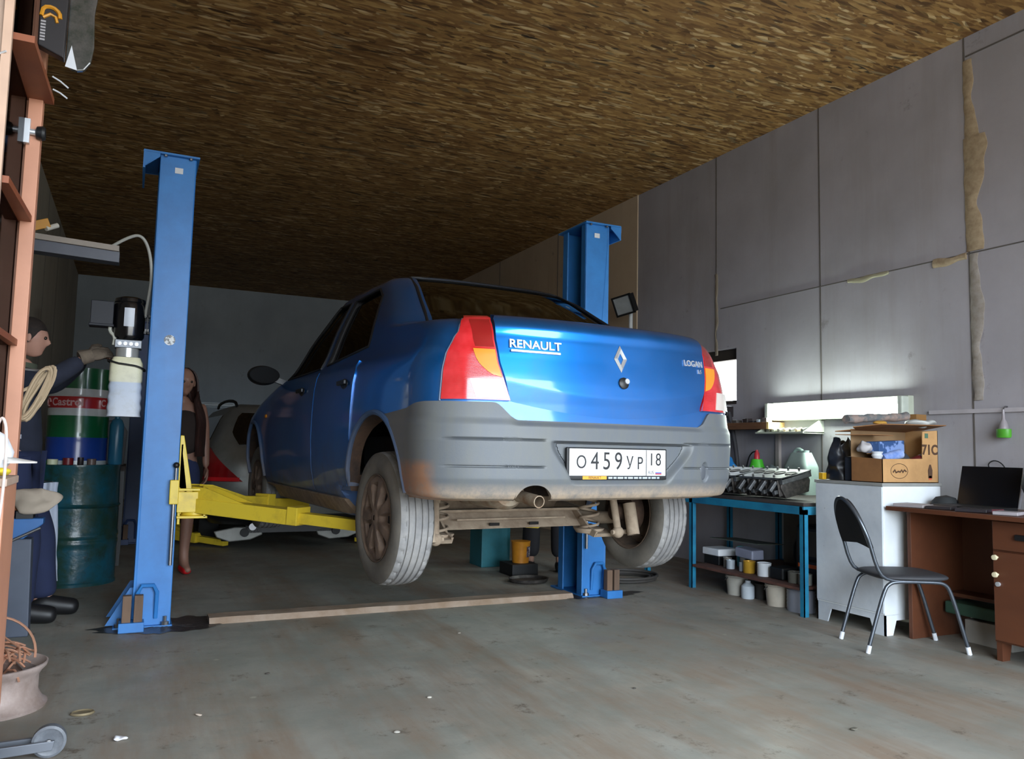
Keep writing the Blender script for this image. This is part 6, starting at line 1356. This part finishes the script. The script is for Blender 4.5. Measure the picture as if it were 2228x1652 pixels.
# hair: cap over the skull
def hair_mb(c, yaw, s, long=0, front=.045):
    mb = MB(); M0 = Matrix.Translation(c) @ Matrix.Rotation(yaw, 4, 'Z')
    def f(u, v):
        th = 2*PI*u; ct = math.cos(th); low = lerp(-.045, front, sstep(-.1, .75, ct)); top = .125
        z = lerp(low, top, v); k = math.sqrt(max(0, 1-(max(z, 0)/.128)**2)); j = noise.noise(Vector((th*3, z*40, 1)))*.004
        return tuple(M0 @ Vector(((.104*ct*k+(-.006))*s+j, .083*math.sin(th)*k*s+j, z)))
    mb.grid(f, 48, 16, thick=lambda u, v: tuple(M0 @ (M0.inverted() @ Vector(f(u, v)))*.9)if False else tuple(Vector(c)+(Vector(f(u, v))-Vector(c))*.90)); return mb
obj('hair', hair_mb(J['head'], 0, 1.0), M_hair, man)
obj('collar', MB().lathe([(.075, 0), (.082, .02), (.075, .05), (.068, .05)], 24, Matrix.Translation((.018, 0, 1.465)) @ Matrix.Rotation(.12, 4, 'Y'), cap=False), mat('khaki_collar', '#4d5244', .9), man)
obj('chest_stripe', MB().box(-.03, .06, -.168, -.160, 1.06, 1.085), mat('reflective_strip', '#a3a7b3', .5), man)
# the woman behind the left post, half hidden, facing the camera
J = dict(pelvis=(0, 0, .88), waist=(0, 0, 1.04), chest=(0, 0, 1.24), neck0=(0, 0, 1.37), neck1=(.01, 0, 1.44), head=(.02, 0, 1.545),
    shR=(0, -.16, 1.33), elR=(-.01, -.20, 1.07), wrR=(.02, -.21, .85), shL=(0, .16, 1.33), elL=(-.01, .20, 1.07), wrL=(.02, .21, .85),
    hdR=((.1, 0, -1), (0, 1, 0), .3, 1), hdL=((.1, 0, -1), (0, -1, 0), .3, -1),
    hipR=(0, -.08, .84), knR=(.02, -.08, .47), anR=(0, -.07, .10), heelR=(-.03, -.07, .05), toeR=(.13, -.08, .03),
    hipL=(0, .08, .84), knL=(.03, .08, .47), anL=(0, .07, .10), heelL=(-.03, .07, .05), toeL=(.13, .08, .03))
wo, wbod = person('woman with long dark hair and red shoes half hidden behind the left post', (.345, 7.02, 0), -PI/2+.25, J, '#8f6a5a')
skin('dark_top', {'p': (0, 0, .94, (.185, .15)), 'w': (0, 0, 1.06, (.17, .135)), 'c': (0, 0, 1.25, (.20, .155)), 'n': (0, 0, 1.34, .11), 'l': (0, .11, 1.30, .095), 'r': (0, -.11, 1.30, .095)}, [('p', 'w'), ('w', 'c'), ('c', 'n'), ('c', 'l'), ('c', 'r')], mat('dark_brown_top', '#2b211e', .9), wo, 'c')
skin('denim_shorts', {'p': (0, 0, .90, (.155, .125)), 'q': (0, 0, .99, (.14, .11)), 'l': (0, .085, .78, .10), 'r': (0, -.085, .78, .10), 'l2': (.01, .085, .66, .092), 'r2': (.01, -.085, .66, .092)}, [('p', 'q'), ('p', 'l'), ('p', 'r'), ('l', 'l2'), ('r', 'r2')], mat('blue_denim', '#252f52', .9, bs=.2), wo, 'p')
for s in 'LR':
    a, t_ = J['an'+s], J['toe'+s]; skin('shoe', {'h': (-.04, a[1], .05, .035), 'm': (.04, a[1], .04, .038), 't': (.12, t_[1], .028, (.036, .024))}, [('h', 'm'), ('m', 't')], mat('red_shoe', '#b3161c', .35), wo, 'm')
def lh(u, v):
    z = lerp(-.60, .122, v); q = lerp(.13, .40, sstep(-.16, -.06, z)); th = PI*q+2*PI*u*(1-q)
    k = math.sqrt(max(0, 1-(max(z, 0)/.126)**2)); wd = 1.12+.75*(1-sstep(-.35, -.05, z)); r_ = .104*wd*k
    j = noise.noise(Vector((th*7, z*6, 0)))*.012
    return (J['head'][0]-.012+(r_+j)*math.cos(th), (r_*.95+j)*math.sin(th), J['head'][2]+z)
hm = MB(); hm.grid(lh, 48, 30, thick=lambda u, v: (lh(u, v)[0]*.88, lh(u, v)[1]*.88, lh(u, v)[2]-.002)); obj('long_hair', hm, mat('dark_auburn_hair', '#24120f', .6, col2='#3a1f19', sc=30, stretch=(3, 3, .3), bs=.5, bsc=90), wo)
obj('bracelet', MB().tube([(.018+.030*math.cos(a), -.21+.030*math.sin(a), .875) for a in [k*PI/10 for k in range(20)]], .004, 6, closed=True), M_blk, wo)
# a third person: only dark trouser legs and shoes show behind the right post
J = dict(pelvis=(0, 0, .92), waist=(0, 0, 1.08), chest=(0, 0, 1.32), neck0=(0, 0, 1.46), neck1=(.02, 0, 1.54), head=(.03, 0, 1.65),
    shR=(0, -.18, 1.40), elR=(.0, -.22, 1.12), wrR=(.22, -.16, 1.16), shL=(0, .18, 1.40), elL=(0, .22, 1.12), wrL=(.22, .16, 1.16),
    hdR=((1, .1, .1), (0, .8, -.4), .4, 1), hdL=((1, -.1, .1), (0, -.8, -.4), .4, -1),
    hipR=(0, -.10, .88), knR=(.02, -.12, .48), anR=(0, -.13, .085), heelR=(-.04, -.13, .035), toeR=(.17, -.14, .03),
    hipL=(0, .10, .88), knL=(.02, .12, .48), anL=(0, .13, .085), heelL=(-.04, .13, .035), toeL=(.17, .14, .03))
p3, p3b = person('person behind the car of whom only dark trouser legs and shoes show', (3.33, 6.30, 0), -PI/2-.5, J, '#a98472', voxel=.012)
M_dkt = mat('dark_trousers', '#232328', .9, bs=.3, bsc=25)
tn = {'p': (0, 0, .92, (.165, .135))}; te_ = []
for s in 'LR':
    h, k, a = J['hip'+s], J['kn'+s], J['an'+s]; tn.update({'h'+s: (*h, .115), 'k'+s: (*k, .082), 'a'+s: (a[0], a[1], a[2]+.02, .085)}); te_ += [('p', 'h'+s), ('h'+s, 'k'+s), ('k'+s, 'a'+s)]
    t_ = J['toe'+s]; skin('shoe', {'h': (-.05, a[1], .045, .045), 'm': (.05, a[1], .05, .05), 't': (.15, t_[1], .04, (.048, .038))}, [('h', 'm'), ('m', 't')], mat('black_shoe', '#151517', .5), p3, 'm')
skin('trousers', tn, te_, M_dkt, p3, 'p')
jn = {'p': (0, 0, .90, (.18, .14)), 'w': (0, 0, 1.08, (.16, .13)), 'c': (0, 0, 1.32, (.18, .14)), 'n': (0, 0, 1.44, .09)}; je = [('p', 'w'), ('w', 'c'), ('c', 'n')]
for s in 'LR':
    a, b_, c_ = J['sh'+s], J['el'+s], J['wr'+s]; jn.update({'s'+s: (*a, .085), 'e'+s: (*b_, .064), 'h'+s: (*[lerp(b_[i], c_[i], .85) for i in range(3)], .05)}); je += [('c', 's'+s), ('s'+s, 'e'+s), ('e'+s, 'h'+s)]
skin('jacket', jn, je, M_dkt, p3, 'p'); obj('hair', hair_mb(J['head'], 0, 1.0), M_hair, p3)
# ------------------------------------------------------------------ silver estate car in the far bay
SX, SY = 1.52, 8.15
sc_ = thing('estate_car', 'dim silver estate car with a triangular tail lamp in the far bay', 'car', (SX, SY, .02), PI/2+.02)
_h = dict(XR=XR, XF=XF, WW=WW, AR=AR, AF=AF)
XR = [(.24, .16), (.30, .06), (.60, .0), (.85, .03), (.95, .07), (1.05, .13), (1.32, .36), (1.40, .46), (1.45, .75), (1.47, 1.4)]
XF = [(.24, 4.2), (.5, 4.4), (.75, 4.3), (.90, 3.7), (.98, 3.2), (1.2, 2.85), (1.40, 2.45), (1.47, 2.2)]
WW = [(.24, .78), (.35, .86), (.6, .89), (.85, .88), (1.0, .85), (1.3, .70), (1.40, .62), (1.45, .5), (1.47, .2)]
AR = [(.2, .38), (1.0, .38), (1.3, .30), (1.47, .1)]; AF = [(.2, .5), (1.0, .5), (1.47, .2)]
_cache.clear()
M_silver = mat('dusty_silver_paint', '#8f918f', .35, .5, col2='#7d7f7c', sc=3)
b = MB(); zl = [.24, .27, .30, .38, .46, .54, .62, .70, .78, .85, .90, .95, 1.0, 1.05, 1.12, 1.2, 1.28, 1.34, 1.40, 1.43, 1.45, 1.46, 1.47]
tl = [i/14 for i in range(14)]+[1+i/14 for i in range(14)]+[2+i/10 for i in range(11)]; ring = tl+[-t for t in tl[-2:0:-1]]; nr = len(ring)
for z in zl:
    for t in ring: b.v.append(surf(t, z))
for k in range(len(zl)-1):
    for i in range(nr): j = (i+1) % nr; b.f.append((k*nr+i, k*nr+j, (k+1)*nr+j, (k+1)*nr+i)); b.m.append(0); b.s.append(True)
for k in (0, len(zl)-1):
    c0 = len(b.v); x0, x1 = surf(0, zl[k])[0], surf(3, zl[k])[0]; b.v.append(((x0+x1)/2, 0, zl[k]))
    for i in range(nr): j = (i+1) % nr; b.f.append((k*nr+i, k*nr+j, c0)); b.m.append(0); b.s.append(True)
shell2 = obj('body_shell', b, [M_silver, M_blk], sc_)
c2 = []
for ax in (.95, 3.45):
    for sd in (-1, 1):
        o = obj('cutter', MB().cyl((ax, sd*.45, .30), (ax, sd*1.1, .30), .37, n=48), M_blk, sc_); q = shell2.modifiers.new('c', 'BOOLEAN'); q.object = o; q.solver = 'EXACT'; q.material_mode = 'TRANSFER'; c2.append(o)
freeze(shell2)
for o in c2: D.objects.remove(o)
bm = bmesh.new(); bm.from_mesh(shell2.data)
for e in bm.edges:
    if len(e.link_faces) == 2 and e.calc_face_angle(0) > math.radians(32): e.smooth = False
bm.to_mesh(shell2.data); bm.free()
def patch2(name, tz, nu, nv, off, m, parent=None): 
    mb = MB(); mb.grid(lambda u, v: surfo(*tz(u, v), off), nu, nv, thick=lambda u, v: surfo(*tz(u, v), -.004)); return obj(name, mb, m, parent or sc_)
M_dg = mat('dark_car_glass', '#0b0c0e', .1, coat=1)
def f_(u, v):
    z = lerp(1.02, 1.34, v); return (2*u-1)*lerp(.56, .66, min(1, v*3)), z
patch2('rear_window', f_, 20, 8, .008, M_dg)
for sd in (1, -1):
    patch2('side_window', lambda u, v: (sd*lerp(1.02, 1.9, u), lerp(1.03, 1.32, v)), 20, 6, .006, M_dg)
    def tl_f(u, v):
        z = lerp(.66, .98, v); a = lerp(.50, .84, v); b_ = lerp(.93, .95, v); return sd*lerp(a, b_, u), z
    L2 = patch2('tail_lamp', tl_f, 12, 10, .014, mat('deep_red_lens', '#8d1015', .2, coat=1))
    patch2('lamp_edge', lambda u, v: (sd*lerp(.53, .92, u), lerp(.665, .70, v)), 10, 2, .018, mat('bright_red_lens', '#d2262b', .2), L2)
    obj('roof_rail', MB().tube([(.55, sd*.56, 1.42), (.62, sd*.57, 1.47), (1.2, sd*.58, 1.50), (2.0, sd*.57, 1.49), (2.2, sd*.56, 1.45)], .016, 8, smooth_path=1), M_blk, sc_)
    a_ = MB(); a_.prism([(-.22, .12), (-.10, .07), (.10, .055), (.22, .10), (.25, .16), (.05, .20), (-.2, .20)], .30, .36, 'x'); a_.v = [(x, y+sd*.50, z) for x, y, z in a_.v]; aa = obj('suspension_arm', a_, mat('dirty_alloy', '#8b8b86', .5, .4), sc_, bevel=.01)
    obj('arm_bush', MB().cyl((.27, sd*.46, .145), (.37, sd*.46, .145), .042), mat('bush_dark', '#1b1b1c', .6), aa)
    for ax in (.95, 3.45): 
        w_ = MB().lathe([(.19, -.09), (.30, -.095), (.315, -.07), (.315, .07), (.30, .095), (.19, .09), (.17, .03), (0, .03)], 36, Matrix.Translation((ax, sd*.76, .295)) @ Matrix.Rotation(-sd*PI/2, 4, 'X'), cap=False); obj('wheel', w_, mat('black_tyre', '#101011', .85), sc_)
patch2('bumper_strip', lambda u, v: ((2*u-1)*.98, lerp(.25, .34, v)), 24, 3, .015, M_blk)
obj('subframe', MB().box(.30, .40, -.45, .45, .14, .22), M_blk, sc_)
obj('exhaust_pipe', MB().cyl((.05, .42, .225), (.4, .42, .225), .035), M_steel, sc_)
XR, XF, WW, AR, AF = _h['XR'], _h['XF'], _h['WW'], _h['AR'], _h['AF']; _cache.clear()
# dim lamp on the back wall
bl_ = thing('wall_lamp', 'dim unlit tube fitting low on the far back wall', 'lamp', (1.36, 15.86, 1.70))
obj('lamp_body', MB().box(-.35, .35, -.0, .04, 0, .09), mat('pale_fitting', '#b9c6ce', .4), bl_); obj('lamp_tube', MB().cyl((-.30, -.03, .045), (.30, -.03, .045), .03), mat('unlit_tube', '#d3dde2', .3), bl_)
